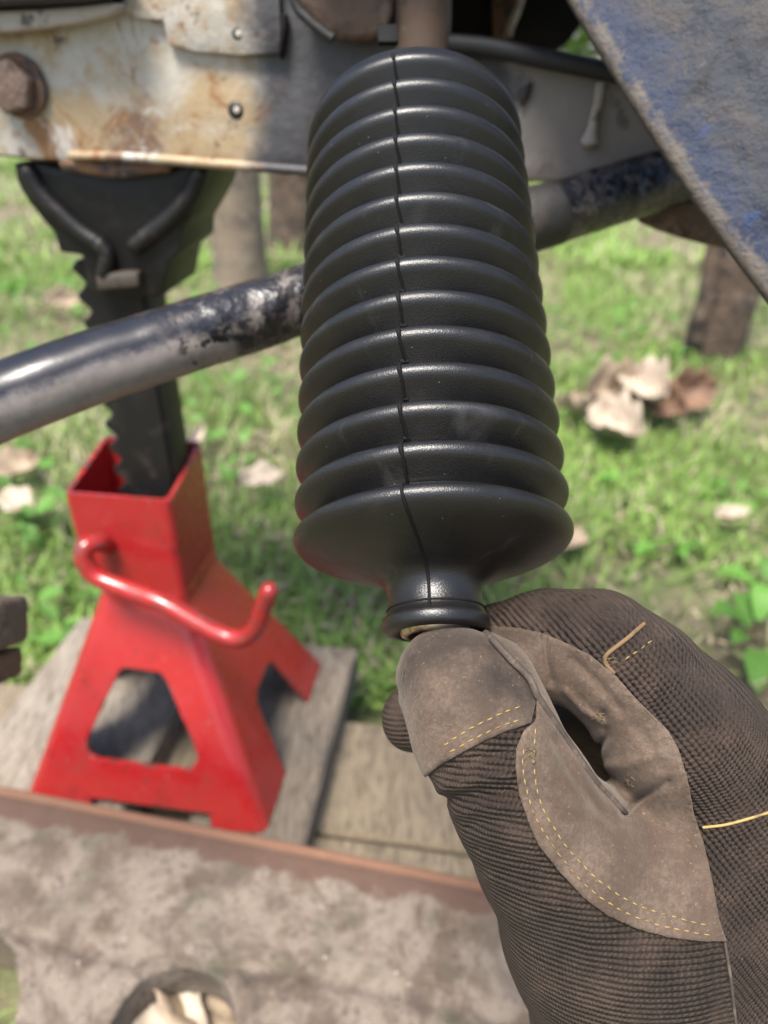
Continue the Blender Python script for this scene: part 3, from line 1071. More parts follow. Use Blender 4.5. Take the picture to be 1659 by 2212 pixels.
pan = [(-700, 90), (620, 170), (1000, 140), (1180, 120), (1222, 100), (1262, 48), (1290, -40), (1340, -420), (-700, -420)]
ub = build('dark_void_panel', *prism([onB(u, v) for u, v in pan], E2 * .05, .004, 2), M_PANEL, sharp=35)
ub['label'] = 'black sheet standing in for the dark void above the frame rail'
ub['category'] = 'dark backdrop'
zt = onR(300, -130)[2] + .006
fp = []
for u, d in ((-900, .006), (600, .006), (640, -.034), (1330, -.034), (1330, .17), (-900, .17)):
    q = onR(u, -130, d); q[2] = zt
    fp.append(q)
build('shade_cover', *prism(fp, E3 * .01, .002, 1), M_PANEL, ub, sharp=35)  # unseen cover added above the view to shade the cavity behind the rail
build('brown_bracket', *prism([onB(u, v, -.006) for u, v in [(1062, -40), (1128, -40), (1112, 30), (1090, 92), (1066, 96)]], E2 * .012, .002, 2), M_RUST, ub, sharp=35)
build('green_wire', *tube(catmull([onB(u, v, -.010) for u, v in [(1140, -60), (1122, 10), (1104, 56), (1098, 80)]], 5), .0022, 8), M_PALE_RUST, ub)

# grey shock mount above the bellows
sm_ = empty('shock_mount', onplane(745, 40, RP - E2 * .012, E2), 'grimy grey curved shock mount above the bellows', 'mount')
mp = [onplane(u, v, RP - E2 * .012, E2) for u, v in [(648, -60), (640, 6), (668, 48), (706, 78), (760, 92), (812, 88), (838, 58), (852, 8), (856, -60)]]
build('cup', *prism(mp, E2 * .030, .004, 3), M_ROD, sm_, sharp=40)
ed_ = catmull([onplane(u, v, RP - E2 * .016, E2) for u, v in [(618, -60), (640, 12), (668, 44), (700, 70), (720, 84)]], 6)
build('edge_strip', *tube(ed_, .0020, 8, ref=E2), M_DARK_STEEL, sm_)
# damper rod
rz = RP + E2 * (-.006)
pt, pb_ = onplane(915, -160, rz, E2), onplane(914, 190, rz, E2)
rod = build('damper_rod', *tube([pb_ + (pt - pb_) * i / 9 for i in range(10)], [.0112 + .0004 * random.random() for _ in range(10)], 24), M_ROD, at=pb_)
tag(rod, 'rusty vertical damper rod rising behind the top of the bellows', 'rod')

# ---------------- sway bar
bar_px = [(-330, 985, .232), (-160, 935, .240), (0, 868, .250), (110, 826, .256), (230, 784, .263), (330, 752, .269), (420, 722, .275), (520, 692, .281), (640, 652, .288), (760, 604, .295), (880, 562, .302), (1000, 520, .309), (1100, 488, .314), (1180, 466, .318), (1290, 432, .324), (1400, 398, .329), (1520, 366, .335), (1640, 330, .341)]
bp = catmull([P(*q) for q in bar_px], 16)
rad = np.full(len(bp), .0126)
bump_zone = (bp[:, 0] > -.085) & (bp[:, 0] < .02)
Vb_, Fb_ = tube(bp, rad, 40)
ctr = np.repeat(bp, 40, 0)
dn = (Vb_ - ctr) / .0126
lw = np.clip(dn @ (np.array([0, -.45, -.89])) * .5 + .5, 0, 1)
bx_ = ctr[:, 0]
fade = np.clip((-.02 - bx_) / .06, .35, 1)
chipz = np.clip((bx_ + .088) / .03, .06, 1)
Vb_ = ctr + (Vb_ - ctr) * (1 + .02 * (vnoise(Vb_, 130, 4) - .5) + np.clip(chipz - .06, 0, 1) ** 2 * (.07 * (vnoise(Vb_, 95, 5) - .5) + .04 * (vnoise(Vb_, 210, 6) - .5)))[:, None]
sway = build('sway_bar', Vb_, Fb_, M_BAR, at=bp[len(bp) // 2], attrs={'low': lw * fade, 'chip': chipz})
tag(sway, 'chipped black steel bar crossing in front of the jack stand', 'bar')
# rubber collar on the bar right of the bellows
i0 = int(np.argmin(np.abs(bp[:, 0] - P(1165, 466, .317)[0])))
cpth = bp[i0 - 9:i0 + 7]
build('paint_band', *tube(cpth, .0131, 24), M_DARK_STEEL, sway)

# rusty bracket under the bar at right
br = [(1372, 478), (1420, 500), (1470, 516), (1520, 530), (1570, 540), (1640, 560), (1700, 470), (1640, 380), (1500, 420)]
bpP = RP + E2 * .004
rb = build('rusty_bracket', *prism([onplane(u, v, bpP, E2) for u, v in br], E2 * .012, .003, 2), M_BOLT, sharp=35, at=onplane(1500, 480, bpP, E2))
tag(rb, 'orange brown rusty bracket below the bar beside the blue plate', 'bracket')

# ---------------- blue plate at the right
edge_px = [(1040, -330, .262), (1226, 0, .250), (1402, 285, .243), (1530, 478, .238), (1659, 652, .234), (1800, 826, .230), (1960, 1020, .226)]
ep = catmull([P(*q) for q in edge_px], 14)
nrm_pl = -(cF * .93 + cU * .18 + cR * .32)
nrm_pl /= np.linalg.norm(nrm_pl)
n_e = len(ep)
rows = []
bvals = [(-3.0, 1)] 
R_ = .0032
V_, F_, EA = [], [], []
nb = 84
for i in range(n_e):
    tg = ep[min(i + 1, n_e - 1)] - ep[max(i - 1, 0)]
    tg /= np.linalg.norm(tg)
    n_ = nrm_pl - tg * np.dot(nrm_pl, tg); n_ /= np.linalg.norm(n_)
    out = np.cross(tg, n_)
    if np.dot(out, cR) < 0:
        out = -out
    ring = []
    ring.append((ep[i] - n_ * .045 + out * .040, -.05))
    ring.append((ep[i] - n_ * .012 + out * .0045, -.02))
    for k in range(8):
        th = math.pi / 2 * k / 7
        ring.append((ep[i] + out * R_ * (1 - math.cos(math.pi / 2 - th + math.pi / 2 - math.pi / 2)) * 0 + out * (R_ - R_ * math.cos(th)) + n_ * (R_ * math.sin(th) - R_), -.004 + .0008 * k))
    for k in range(1, nb):
        bdist = R_ + .165 * (k / (nb - 1)) ** 1.15
        q = ep[i] + out * bdist
        hgt = .0006 * mnoise.noise(Vector(q * 55)) + .0006 * mnoise.noise(Vector(q * 150))
        ring.append((q + n_ * hgt * min(1, k / 3), bdist - R_))
    ring.append((ep[i] + out * .17 - n_ * .045, .2))
    for q, e_ in ring:
        V_.append(q); EA.append(e_)
m = len(ring)
for i in range(n_e - 1):
    for k in range(m):
        k2 = (k + 1) % m
        F_.append((i * m + k, i * m + k2, (i + 1) * m + k2, (i + 1) * m + k))
F_.append(tuple(range(m))); F_.append(tuple((n_e - 1) * m + k for k in range(m - 1, -1, -1)))
blue = build('body_panel', V_, F_, M_BLUE, at=ep[n_e // 2], attrs={'edge': np.array(EA)})
bmx = bmesh.new(); bmx.from_mesh(blue.data); bmesh.ops.recalc_face_normals(bmx, faces=bmx.faces); bmx.to_mesh(blue.data); bmx.free()
tag(blue, 'thick rusted steel panel with worn blue paint at upper right', 'panel')

# ---------------- rusty stub at the left edge
stc = P(-10, 1350, .30)
stub = empty('rusty_shackle', stc, 'rusty bolted shackle end poking in at the left edge', 'shackle')
build('upper_block', *box(P(-60, 1346, .30), .0165, .014, .0095, (cR, cF, cU), .003, 3), M_BOLT, stub, sharp=40)
build('lower_block', *box(P(-64, 1440, .302), .0155, .012, .0058, (cR, cF, cU), .002, 3), M_RUST, stub, sharp=40)
build('arm_bar', *tube([P(-130, 1380, .302), P(-300, 1360, .305), P(-520, 1300, .31), P(-640, 900, .32), P(-660, 330, .34)], .010, 12), M_RUST, stub)

# ================================================================== SUSPENSION ARM AT THE BOTTOM
AH = .118
A0 = G(-20, 1692, AH + .012); A1 = G(1070, 1906, AH + .012)
aX = (A1 - A0); aL = np.linalg.norm(aX); aX /= aL
aY = np.cross(aX, E3)            # towards the camera
if aY[1] > 0:
    aY = -aY
AO = np.array([A0[0], A0[1], AH])


def arm_local(u, v, h=0.0):
    q = G(u, v, AH + h) - AO
    return float(q @ aX), float(q @ aY)


hc = arm_local(372, 2262, -.010)
outl = [arm_local(u, v, -.004) for u, v in [(-500, 1560), (2100, 2100), (2100, 3000), (700, 2700), (150, 2700), (20, 2330), (18, 2240), (44, 2140), (34, 2060), (-10, 2010), (-500, 1900)]]
crease = [arm_local(u, v, -.002) for u, v in [(-10, 1992), (180, 2052), (420, 2086), (660, 2100), (1000, 2180)]]


def arm_f(p):
    x, y, z = p[..., 0], p[..., 1], p[..., 2]
    yc = np.interp(x, [c[0] for c in crease], [c[1] for c in crease])
    dip = np.clip((y - yc) / .05, 0, 1)
    surf = -.010 * dip * dip - .0035 * np.exp(-((y - yc) / .006) ** 2) + .004 * np.exp(-((y - .022) / .018) ** 2) * .0
    surf = surf + .0007 * (vnoise(p, 28, 2) - .5) + .0004 * (vnoise(p, 140, 6) - .5) + .007 * np.exp(-np.clip(y - .006, 0, 1) / .012)
    sl = np.abs(z - surf + .004) - .004
    sl = np.maximum(sl, -y)
    fl = np.maximum(np.abs(y - .0022) - .0022, np.maximum(z - .012, -.022 - z))
    s = smin(sl, fl, .006)
    s = np.maximum(s, polysd(x, y, outl))
    ex, ey = (x - hc[0]) / .032, (y - hc[1]) / .034
    er = (np.sqrt(ex * ex + ey * ey) - 1) * .034
    lipr = np.maximum(np.abs(er - .003) - .003, np.abs(z - surf + .012) - .0115)
    s = smin(s, lipr, .010)
    return np.maximum(s, -er)


xa = (-.13, .52)
Va_, Qa_ = nets(arm_f, (xa[0], -.006, -.045), (xa[1], .245, .020), .0022)
rim = np.clip(1 - (Va_[:, 1] - .004) / .020, 0, 1)
lip = ((Va_[:, 2] > .0095) & (Va_[:, 1] < .008)).astype(float)
Wv = AO + Va_[:, :1] * aX + Va_[:, 1:2] * aY + Va_[:, 2:] * E3
arm = build('suspension_arm', Wv, Qa_, M_ARM, at=AO, sharp=50, attrs={'rim': rim, 'lip': lip})
tag(arm, 'dirty stamped steel suspension arm with a round hole in the foreground', 'suspension arm')

gp = []
g = np.random.default_rng(91)
tp = Va_[(Va_[:, 2] > -.012) & (Va_[:, 1] > .02)]
for i in range(90):
    q = tp[g.integers(len(tp))]
    w_ = AO + q[0] * aX + q[1] * aY + (q[2] + .0003) * E3
    a_ = g.uniform(0, 6.28)
    ax_ = (np.array([math.cos(a_), math.sin(a_), g.normal(0, .2)]), np.array([-math.sin(a_), math.cos(a_), g.normal(0, .2)]), E3)
    s_ = .0004 + .0010 * g.random() ** 3
    gp.append(lathe([(-.6 * s_, s_ * .5), (-.2 * s_, s_ * g.uniform(.8, 1.3)), (.3 * s_, s_ * g.uniform(.6, 1.1)), (.7 * s_, s_ * .2)], w_, ax_[0], 6))
kind(build('grit', *merge(gp), M_PALE_RUST, arm, smooth=False), 'stuff')

# ================================================================== DRY LEAVES
def leaf_mesh(L, W, lobes, curl, seed):
    g = np.random.default_rng(seed)
    n = 22
    V_, F_ = [], []
    for i in range(n):
        s = i / (n - 1)
        w = W * .5 * (math.sin(math.pi * min(1, s * 1.02 + .02)) ** .7) * (1 + .17 * math.sin(s * lobes * 2 * math.pi + .4) * (s > .12)) + .0012
        for k in range(7):
            q = (k - 3) / 3
            x = s * L
            y = q * w
            z = curl * L * ((q * q) * .35 * w / (W * .5) + .35 * (s - .5) ** 2 * 2) + .13 * L * mnoise.noise((s * 5 + seed, q * 2.2, seed * .37)) + .05 * L * mnoise.noise((s * 13 + seed, q * 5, seed))
            V_.append((x - L / 2, y + .05 * L * math.sin(s * 3 + seed), z))
    for i in range(n - 1):
        for k in range(6):
            a = i * 7 + k
            F_.append((a, a + 7, a + 8, a + 1))
    return np.array(V_), F_


def leaf(u, v, L, rot, tilt, mi, label, seed, h=.03, curl=.9, lobes=3, wr=.62):
    c = G(u, v, h)
    V_, F_ = leaf_mesh(L, L * wr, lobes, curl, seed)
    ca_, sa_ = math.cos(tilt), math.sin(tilt)
    Rx = np.array([[1, 0, 0], [0, ca_, -sa_], [0, sa_, ca_]])
    cz, sz = math.cos(rot), math.sin(rot)
    Rz = np.array([[cz, -sz, 0], [sz, cz, 0], [0, 0, 1]])
    Vw_ = V_ @ Rx.T @ Rz.T + c
    o = build('dry_leaf', Vw_, F_, M_LEAF[mi], at=c)
    md = o.modifiers.new('thick', 'SOLIDIFY'); md.thickness = .0006
    o2 = build('stalk', *tube([Vw_[3], Vw_[3] - (Vw_[3 + 7] - Vw_[3]) / np.linalg.norm(Vw_[10] - Vw_[3]) * L * .25], .0008, 5), M_LEAF[2], o)
    return tag(o, label, 'leaf', 'dry leaves on the lawn')


leaf(1310, 860, .125, .5, .7, 0, 'large curled tan oak leaf right of the bellows, left of the heap', 1, .045, 1.2)
leaf(1400, 850, .120, 1.9, -.5, 1, 'pale crumpled leaf on top of the heap below the bark trunk', 2, .060, 1.1)
leaf(1345, 930, .110, -1.1, .5, 1, 'pale leaf hanging down at the near side of the heap', 3, .035, 1.3)
leaf(1475, 850, .105, .2, .9, 2, 'dark brown leaf at the right end of the heap', 4, .045, 1.2)
leaf(1250, 890, .085, 2.6, .4, 0, 'small tan leaf at the left end of the heap', 5, .035, .9)
leaf(1440, 875, .09, 2.2, -.8, 2, 'brown curled leaf in the middle of the heap', 14, .045, .9)
leaf(566, 1037, .058, .4, .5, 1, 'pale dead leaf between the jack stand and the bellows', 6, .045, .6, 2)
leaf(135, 655, .085, .8, .8, 0, 'tan leaf on the grass left of the ratchet post', 7, .035, .9, 2)
leaf(40, 1088, .060, -.4, .3, 1, 'pale leaf on the grass left of the red collar', 8, .045, .5, 2)
leaf(30, 1010, .075, 1.0, .4, 0, 'tan leaf at the left edge below the black bar', 9, .04, .6, 2)
leaf(1580, 1110, .055, .3, .4, 1, 'narrow pale leaf near the right edge above the glove', 10, .04, .5, 1, .3)
leaf(420, 945, .050, 1.3, .7, 1, 'thin pale leaf just right of the ratchet post', 11, .05, .6, 1, .35)
leaf(1220, 1165, .060, 1.0, .4, 0, 'tan leaf behind the lower right rim of the bellows', 15, .03, .6, 2)
leaf(420, 520, .09, .2, .5, 0, 'tan leaf on the grass beside the smooth wooden post', 16, .03, .6, 2)
leaf(345, 2200, .062, 1.1, .4, 1, 'pale crumpled leaf seen through the hole in the suspension arm', 12, .086, .35, 2, .8)
leaf(420, 2195, .062, -.9, -.6, 0, 'tan curled leaf in the right half of the hole in the arm', 13, .082, .4, 1, .85)

# ================================================================== BELLOWS (rubber boot)
TB = math.radians(21)
axis_up = cU * math.cos(TB) + cF * math.sin(TB) + cR * (-.022)
axis_up /= np.linalg.norm(axis_up)
RB = .0362
C14 = P(934, 1171, .1984)                # centre of the lowest fold
PIT, NR = .0103, 14
prof = []                                # (distance up the axis, radius)
# from the neck opening upward
prof += [(-.0232, .0092), (-.0240, .0098), (-.0243, .0112), (-.0240, .0127), (-.0230, .0134), (-.0215, .01355), (-.0203, .0132), (-.0198, .01255), (-.0185, .01225), (-.0165, .0119), (-.0145, .0120), (-.0126, .0125), (-.0112, .0134), (-.0101, .0150), (-.0092, .0172), (-.0082, .0202), (-.0071, .0236), (-.0059, .0271), (-.0047, .0303), (-.0036, .0328), (-.0028, .0342), (-.0021, .0351), (-.0014, .0357), (-.0007, .0361)]
def rnd(s):
    # one fold: crest at 0, valley at +-.5
    # below the crest a long even flank, above it a short steep return
    rho = .0024
    k = 1.3 if s < 0 else 2.7
    x = abs(s) * PIT
    x1 = rho * math.sin(math.atan(k))
    if x < x1:
        return RB - rho + math.sqrt(rho * rho - x * x)
    return RB - rho * (1 - math.cos(math.atan(k))) - (x - x1) * k
crest_sub = 18
for i in range(NR):
    taper = 1.0 - .0035 * i
    s0 = -11 if i > 0 else 0
    for k in range(s0, 7):
        s = k / crest_sub
        if i == NR - 1 and s > .26:
            continue
        r = rnd(s) * taper
        prof.append(((i + s) * PIT, r))
e0 = prof[-1][0]
prof += [(e0 + .002, .0335), (e0 + .0032, .031), (e0 + .0034, .026), (e0 + .002, .024)]
boot = empty('rubber_bellows', C14 - axis_up * .024, 'black ribbed rubber bellows boot held up by the gloved hand', 'rubber boot')
SEG = 160
Vl, Fl = lathe(prof, C14, axis_up, SEG, ref=tuple(cF))
# slight irregularity
rel = Vl - C14
along = rel @ axis_up
radv = rel - along[:, None] * axis_up
Vl = Vl + radv * ((vnoise(Vl, 26, 8) - .5) * .006)[:, None]
build('bellows', Vl, Fl, M_RUBBER, boot)
# moulding seam running down the front with little tabs
t_ax, a_ax, b_ax = frame_of(axis_up, cF)
def boot_pt(s, r, th):
    return C14 + axis_up * s + r * (a_ax * math.cos(th) + b_ax * math.sin(th))
# angle that faces the camera, a little left
ths = np.linspace(0, 2 * math.pi, 720)
best = min(ths, key=lambda q: np.linalg.norm(boot_pt(.06, RB, q) - cC))
th_s = None
cands = [best + d for d in np.linspace(-.9, .9, 181)]
def proj(p):
    q = np.asarray(p) - cC
    z_ = q @ cF
    return CX + F * (q @ cR) / z_, CY - F * (q @ cU) / z_
def th_at(u, s, r):
    return min(cands, key=lambda q: abs(proj(boot_pt(s, r, q))[0] - u))
t_lo, t_hi = th_at(868, .0, RB), th_at(848, .125, RB)
pth, rads = [], []
for k, (s, r) in enumerate(prof[6:-4]):
    f_ = np.clip(s / .125, 0, 1)
    th = t_lo + (t_hi - t_lo) * f_
    if s < 0:
        th = t_lo + (best - t_lo) * .35 * np.clip(-s / .012, 0, 1)
    fr = (s / PIT + .61) % 1.0 - .61
    if s > .004:
        th += .022 * (1 if int(round(s / PIT)) % 2 else .75) * (-fr) * 2 * (.6 + .4 * math.sin(s * 900))
    pth.append(boot_pt(s, r + .00005, th))
    rads.append(.00042 + (.00024 if abs(fr) < .10 and s > .004 else 0))
build('mould_seam', *tube(pth, rads, 6), M_SEAM, boot)
for i in range(1, 8):
    s = (8.41 - i) * PIT
    r = rnd(-.56)
    th = t_lo + (t_hi - t_lo) * s / .125 + .012
    q = boot_pt(s + .0012, r + .0006, th)
    build('seam_tab', *box(q, .0007 + .0003 * (i % 3), .0003, .0007, (np.cross(axis_up, cF), cF, axis_up), .0002, 1), M_SEAM, boot)
# tab standing on the top edge
q = P(838, 76, .262)
build('top_tab', *box(q, .0036, .0016, .0044, (cR, cF, axis_up), .0008, 2), M_SEAM, boot, sharp=35)
# bushing in the neck
bs = [(-.0236, .0093), (-.0246, .0089), (-.0250, .0080), (-.0248, .0072), (-.0235, .0070), (-.012, .0070)]
build('metal_bushing', *lathe(bs, C14, axis_up, 48, ref=tuple(cF)), M_BRASS, boot)
# moulded line above the lip
ln = [boot_pt(-.0183, .01225, q) for q in np.linspace(0, 2 * math.pi, 61)]
build('neck_line', *tube(ln, .00028, 5, cap=False), M_SEAM, boot)

# ================================================================== GLOVED HAND (camera-aligned local axes, metres)
def L3(u, v, z):
    return np.array([(u - CX) / F * z, -(v - CY) / F * z, z])


def z5(x, y):
    return 783.4 + x * .5279, 1198.2 + y * .5279


def chain(pts, k):
    q = [(L3(u, v, z), r) for u, v, z, r in pts]
    def f(p):
        d = None
        for (a, ra), (b_, rb_) in zip(q[:-1], q[1:]):
            c_ = cone(p, a, b_, ra, rb_)
            d = c_ if d is None else smin(d, c_, k)
        return d
    return f


THUMB = chain([(966, 1462, .1835, .0118), (1010, 1505, .1790, .0148), (1052, 1600, .1785, .0152), (1120, 1720, .1800, .0158), (1205, 1850, .1850, .0190), (1300, 2010, .1930, .0235)], .004)
INDEX = chain([(1085, 1392, .2030, .0112), (1180, 1388, .1960, .0128), (1300, 1400, .1900, .0140), (1380, 1465, .1890, .0155), (1470, 1575, .1900, .0185), (1600, 1760, .1980, .0230), (1680, 1900, .2060, .0270)], .004)
MIDDLE = chain([(893, 1552, .2120, .0092), (1040, 1530, .2220, .0115), (1240, 1500, .2380, .0130), (1480, 1620, .2330, .0150), (1660, 1840, .2330, .020)], .004)
RING_ = chain([(960, 1600, .2330, .010), (1150, 1580, .2420, .0125), (1400, 1640, .2500, .014), (1640, 1880, .2500, .020)], .004)
PALM = chain([(1690, 1880, .2120, .030), (1590, 2080, .2180, .036), (1560, 2330, .2280, .038), (1640, 2700, .2500, .040)], .010)
PALM2 = chain([(1680, 1960, .2420, .028), (1600, 2250, .2500, .034), (1640, 2700, .2600, .036)], .010)
BALL = chain([(1300, 2010, .1930, .0235), (1400, 2200, .2080, .030), (1480, 2420, .2240, .034), (1560, 2700, .2420, .037)], .008)
WEB = chain([(1250, 1850, .1900, .0130), (1345, 1880, .1930, .0150), (1470, 1830, .1930, .0170)], .006)
WEB2 = chain([(1350, 1960, .1960, .022), (1520, 1920, .2000, .024)], .008)


def hand0(p):
    th = THUMB(p)
    ix = INDEX(p)
    pl_ = smin(smin(PALM(p), PALM2(p), .012), BALL(p), .012)
    wb = smin(WEB(p), WEB2(p), .008)
    bk = smin(MIDDLE(p), RING_(p), .003)
    th = smin(th, pl_, .010)
    d = smin(smin(th, wb, .010), smin(ix, smin(pl_, wb, .008), .009), .0022)
    d = smin(d, bk, .0025)
    return d


def px(p):
    return CX + F * p[..., 0] / p[..., 2], CY - F * p[..., 1] / p[..., 2]


def segd(u, v, pts):
    d = np.full(u.shape, 1e9)
    for (ax, ay), (bx, by) in zip(pts[:-1], pts[1:]):
        ex, ey = bx - ax, by - ay
        t_ = np.clip(((u - ax) * ex + (v - ay) * ey) / (ex * ex + ey * ey), 0, 1)
        d = np.minimum(d, np.hypot(u - ax - ex * t_, v - ay - ey * t_))
    return d


FOLDS = [  # folds of cloth: pixel polyline, half width in px, depth in metres (plus = groove)
    ([z5(330, 880), z5(480, 830), z5(620, 800)], 9, .0010),
    ([z5(320, 960), z5(440, 935), z5(600, 900)], 11, -.0012),
    ([z5(330, 1000), z5(450, 985), z5(610, 960)], 9, .0009),
    ([z5(380, 1060), z5(520, 1040), z5(640, 1040)], 10, -.0009),
    ([z5(440, 1110), z5(560, 1095), z5(680, 1120)], 9, .0008),
    ([z5(1075, 1060), z5(1130, 1000), z5(1250, 930)], 9, .0016),
    ([z5(745, 340), z5(752, 430), z5(775, 520)], 8, .0014),
    ([z5(985, 650), z5(1000, 740), z5(960, 800)], 9, .0014),
    ([z5(720, 960), z5(800, 1000), z5(900, 1050)], 14, -.0007),
    ([z5(1000, 870), z5(1080, 860), z5(1200, 820)], 14, -.0010),
    ([z5(860, 430), z5(960, 520), z5(1060, 640)], 10, .0009),
    ([z5(830, 560), z5(900, 640), z5(990, 690)], 8, -.0010),
    ([z5(1120, 700), z5(1180, 780), z5(1230, 880)], 12, .0007),
    ([z5(780, 760), z5(860, 900), z5(960, 1040), z5(1040, 1110)], 12, .0008),
    ([z5(470, 1200), z5(600, 1230), z5(720, 1290)], 10, .0007),
    ([z5(520, 1330), z5(650, 1370), z5(790, 1450)], 11, -.0008),
    ([z5(150, 560), z5(300, 600), z5(440, 580)], 16, .0005),
    ([z5(1100, 250), z5(1180, 330), z5(1260, 450)], 12, .0006),
]


def hand(p):
    d = hand0(p)
    u, v = px(p)
    front = np.clip((.205 - p[..., 2]) / .006, 0, 1)
    for pts_, w_, a_ in FOLDS:
        d = d + front * a_ * np.exp(-(segd(u, v, pts_) / w_) ** 2)
    d = d + .0011 * (vnoise(p, 85, 3) - .5) + .0016 * (vnoise(p, 38, 4) - .5)
    return d


PATCH = [z5(*q) for q in [(712, 590), (708, 680), (660, 720), (630, 790), (625, 870), (640, 980), (680, 1100), (720, 1190), (800, 1290), (900, 1400), (1000, 1475), (1120, 1530), (1250, 1565), (1380, 1582), (1490, 1582), (1460, 1500), (1430, 1330), (1395, 1180), (1355, 1060), (1330, 920), (1290, 790), (1250, 720), (1180, 650), (1110, 580), (1040, 500), (930, 410), (830, 360), (740, 322), (640, 300), (520, 292), (470, 280), (530, 345), (600, 425), (680, 505)]]
CAP = [z5(*q) for q in [(-60, 120), (420, 200), (470, 280), (530, 345), (600, 425), (680, 505), (712, 590), (690, 690), (600, 718), (500, 760), (400, 815), (315, 862), (200, 960), (-60, 900)]]
RIDGE = [z5(*q) for q in [(455, 282), (520, 335), (600, 422), (680, 503), (716, 580), (790, 690), (870, 810), (955, 930), (1020, 1000), (1078, 1062)]]
pxm = .19 / F     # metres per pixel at the hand


def cap_f(p):
    u, v = px(p)
    m = polysd(u, v, CAP) * pxm
    return np.maximum(np.maximum(hand(p) - .0008, -(hand0(p) + .0016)), np.maximum(m, p[..., 2] - .197))


def patch_f(p):
    u, v = px(p)
    m = polysd(u, v, PATCH) * pxm
    edge_lift = .0004 * np.exp(-(m / .0012) ** 2)
    return np.maximum(np.maximum(hand(p) - .0012 - edge_lift, -(hand0(p) + .0020)), np.maximum(m, p[..., 2] - .235))


def knit_f(p):
    d = hand(p)
    return np.maximum(d, p[1 - 1][..., 0] * 0 + (p[..., 0] - .175)) if False else d


def to_world(v_):
    return cC + v_[:, :1] * cR + v_[:, 1:2] * cU + v_[:, 2:] * cF


glove_root = to_world(L3(1560, 2330, .228)[None])[0]
glove = empty('gloved_hand', glove_root, 'right hand in a brown knit and suede work glove pinching the bellows neck', 'gloved hand')
lo, hi = (.000, -.215, .154), (.185, -.012, .300)
Vk, Qk = nets(knit_f, lo, hi, .0011)
# knit directions
x_, y_, z_ = Vk[:, 0], Vk[:, 1], Vk[:, 2]
uu, vv = px(Vk)
right = (uu > np.interp(vv, [1250, 1340, 1500, 1760, 1900, 2035, 2212, 2500], [900, 1040, 1180, 1345, 1450, 1565, 1592, 1640])).astype(float)
i_dir = L3(1620, 1800, .2) - L3(1330, 1420, .19); i_dir /= np.linalg.norm(i_dir)
i_nrm = -np.cross(i_dir, np.array([0, 0, 1.0])); i_nrm /= np.linalg.norm(i_nrm)
bend = np.clip((vv - 1650) / 500, 0, 1)
ang = math.atan2(i_nrm[1], i_nrm[0])
ku_r = Vk @ i_nrm
kv_r = Vk @ i_dir + z_ * .5
ku_l = y_ + .10 * x_ + .25 * np.maximum(0, .02 - x_)
kv_l = x_ - z_ * 1.0
ku = ku_l * (1 - right) + ku_r * right
kv = kv_l * (1 - right) + kv_r * right
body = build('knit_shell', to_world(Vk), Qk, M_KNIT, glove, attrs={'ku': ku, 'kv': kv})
Vc, Qc = nets(cap_f, (.000, -.075, .156), (.050, -.018, .202), .00078)
uu, vv = px(Vc)
gr = np.clip(1.15 - (vv - 1380) / 190, 0, 1) * .85 + .5 * np.clip(1 - (uu - 850) / 60, 0, 1) + .8 * np.exp(-((uu - 1120) ** 2 + (vv - 1480) ** 2) / 60 ** 2)
build('thumb_cap', to_world(Vc), Qc, M_SUEDE, glove, attrs={'grease': np.clip(gr, 0, 1)})
Vp, Qp = nets(patch_f, (.020, -.118, .157), (.096, -.024, .240), .00078)
uu, vv = px(Vp)
gr = .55 * np.clip(1 - (vv - 1350) / 120, 0, 1) + .6 * np.exp(-((uu - 1165) ** 2 + (vv - 1700) ** 2) / 40 ** 2)
build('web_patch', to_world(Vp), Qp, M_SUEDE, glove, attrs={'grease': np.clip(gr, 0, 1)})


def suede(p):
    return np.minimum(hand(p) - .0000, np.minimum(cap_f(p), patch_f(p)))


zs = np.linspace(.155, .245, 700)


def hit(u, v, lift=.0):
    p = np.stack([(u - CX) / F * zs, -(v - CY) / F * zs, zs], -1)
    d = suede(p)
    k = np.argmax(d < 0)
    if not (d < 0).any():
        return None
    z0 = zs[k] - lift
    return np.array([(u - CX) / F * z0, -(v - CY) / F * z0, z0])


def resample(pts, step):
    p = catmull(np.array(pts), 10)
    s = np.concatenate([[0], np.cumsum(np.linalg.norm(np.diff(p, axis=0), axis=1))])
    q = np.arange(0, s[-1], step)
    return np.stack([np.interp(q, s, p[:, 0]), np.interp(q, s, p[:, 1])], 1)


def stitches(pts, dash=15, gap=7, r=.00015, jitter=1.2):
    out = []
    q = resample(pts, dash + gap)
    fine_ = resample(pts, 1.0)
    for i in range(len(q) - 1):
        d = q[i + 1] - q[i]
        a = q[i] + d * .15 + rng.normal(size=2) * jitter * .4
        b_ = q[i] + d * (dash / (dash + gap) + .1) + rng.normal(size=2) * jitter * .4
        h0, h1, hm = hit(*a, .0000), hit(*b_, .0000), hit(*((a + b_) / 2), .00022)
        if h0 is None or h1 is None or hm is None:
            continue
        if np.linalg.norm(h0 - h1) > .005:
            continue
        out.append(tube(to_world(np.array([h0, hm, h1])), [r * .8, r, r * .8], 6, round_end=False))
    return out


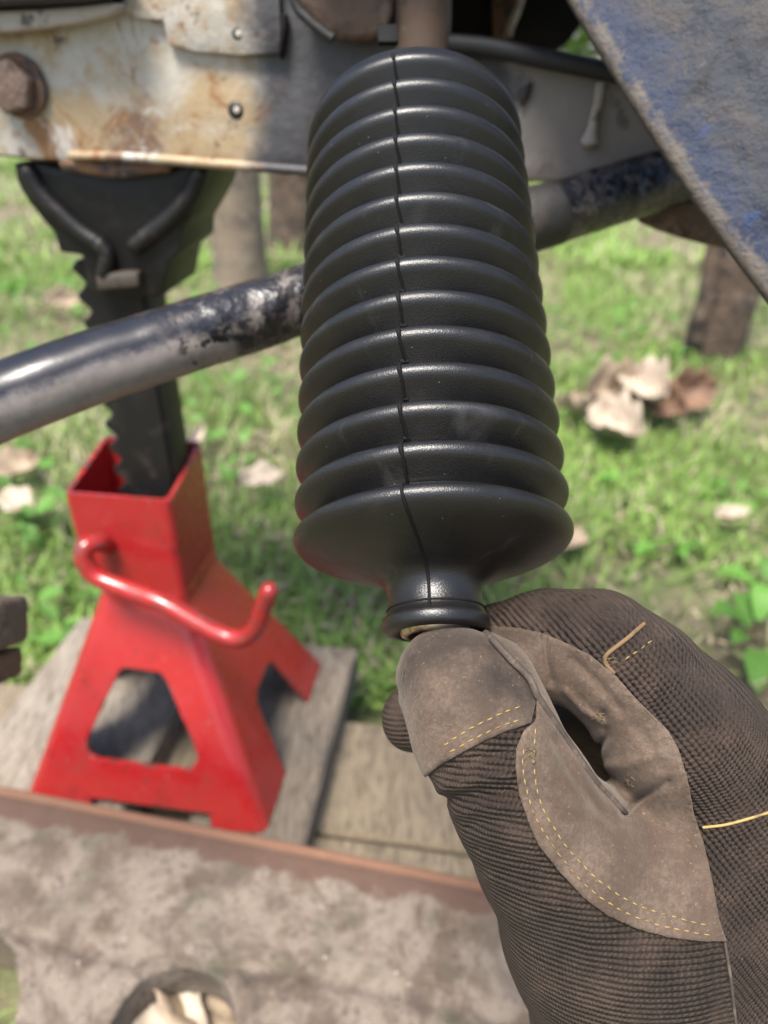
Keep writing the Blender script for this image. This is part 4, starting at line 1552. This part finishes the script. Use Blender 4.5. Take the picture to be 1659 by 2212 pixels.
st = []
st += stitches([z5(*q) for q in [(325, 787), (420, 722), (540, 662), (640, 622), (680, 606)]])
st += stitches([z5(*q) for q in [(350, 812), (415, 775), (540, 712), (680, 662)]])
st += stitches([z5(*q) for q in [(660, 790), (655, 870), (680, 1000), (720, 1100), (800, 1220), (870, 1310), (950, 1385), (1060, 1455), (1180, 1505), (1320, 1540), (1450, 1560)]])
st += stitches([z5(*q) for q in [(708, 705), (700, 850), (720, 990), (760, 1080), (830, 1190), (930, 1300), (1050, 1395), (1140, 1440), (1250, 1475), (1380, 1510), (1450, 1524)]])
st += stitches([z5(*q) for q in [(1070, 432), (1130, 390), (1195, 342)]], 12, 8)
kind(build('stitching', *merge(st), M_THREAD, glove), 'stuff')


def cord(pts, r, lift):
    h_ = [hit(u, v, lift) for u, v in resample(pts, 6)]
    h_ = np.array([q for q in h_ if q is not None])
    return tube(to_world(h_), r, 7, round_end=True)


build('edge_seam', *cord(RIDGE, .00085, .0002), M_SUEDE_EDGE, glove)
build('yellow_seam', *cord([z5(*q) for q in [(1395, 1116), (1480, 1106), (1560, 1086), (1665, 1054)]], .00036, .0001), M_THREAD, glove)
build('binding_tab', *cord([z5(*q) for q in [(1150, 284), (1080, 345), (1005, 403), (990, 432), (1005, 460), (1030, 486)]], .00055, .0003), M_TAB, glove)
build('side_seam', *cord([(1566, 2038), (1578, 2110), (1590, 2210), (1612, 2330)], .0004, .0), M_SUEDE_EDGE, glove)
# loose thread ends
for (cx_, cy_, nn) in ((692, 818, 7), (1085, 925, 6), (965, 668, 6), (1010, 430, 5)):
    ths_ = []
    for k in range(nn * 3):
        a = np.array([cx_, cy_]) + rng.normal(size=2) * 9
        b_ = a + rng.normal(size=2) * 12
        m_ = (a + b_) / 2 + rng.normal(size=2) * 7
        hs = [hit(*z5(*q), l) for q, l in ((a, .0), (m_, .0009), (b_, .0003))]
        if any(h_ is None for h_ in hs):
            continue
        ths_.append(tube(catmull(to_world(np.array(hs)), 4), .00006, 4))
    if ths_:
        build('loose_thread', *merge(ths_), M_FUZZ, glove)
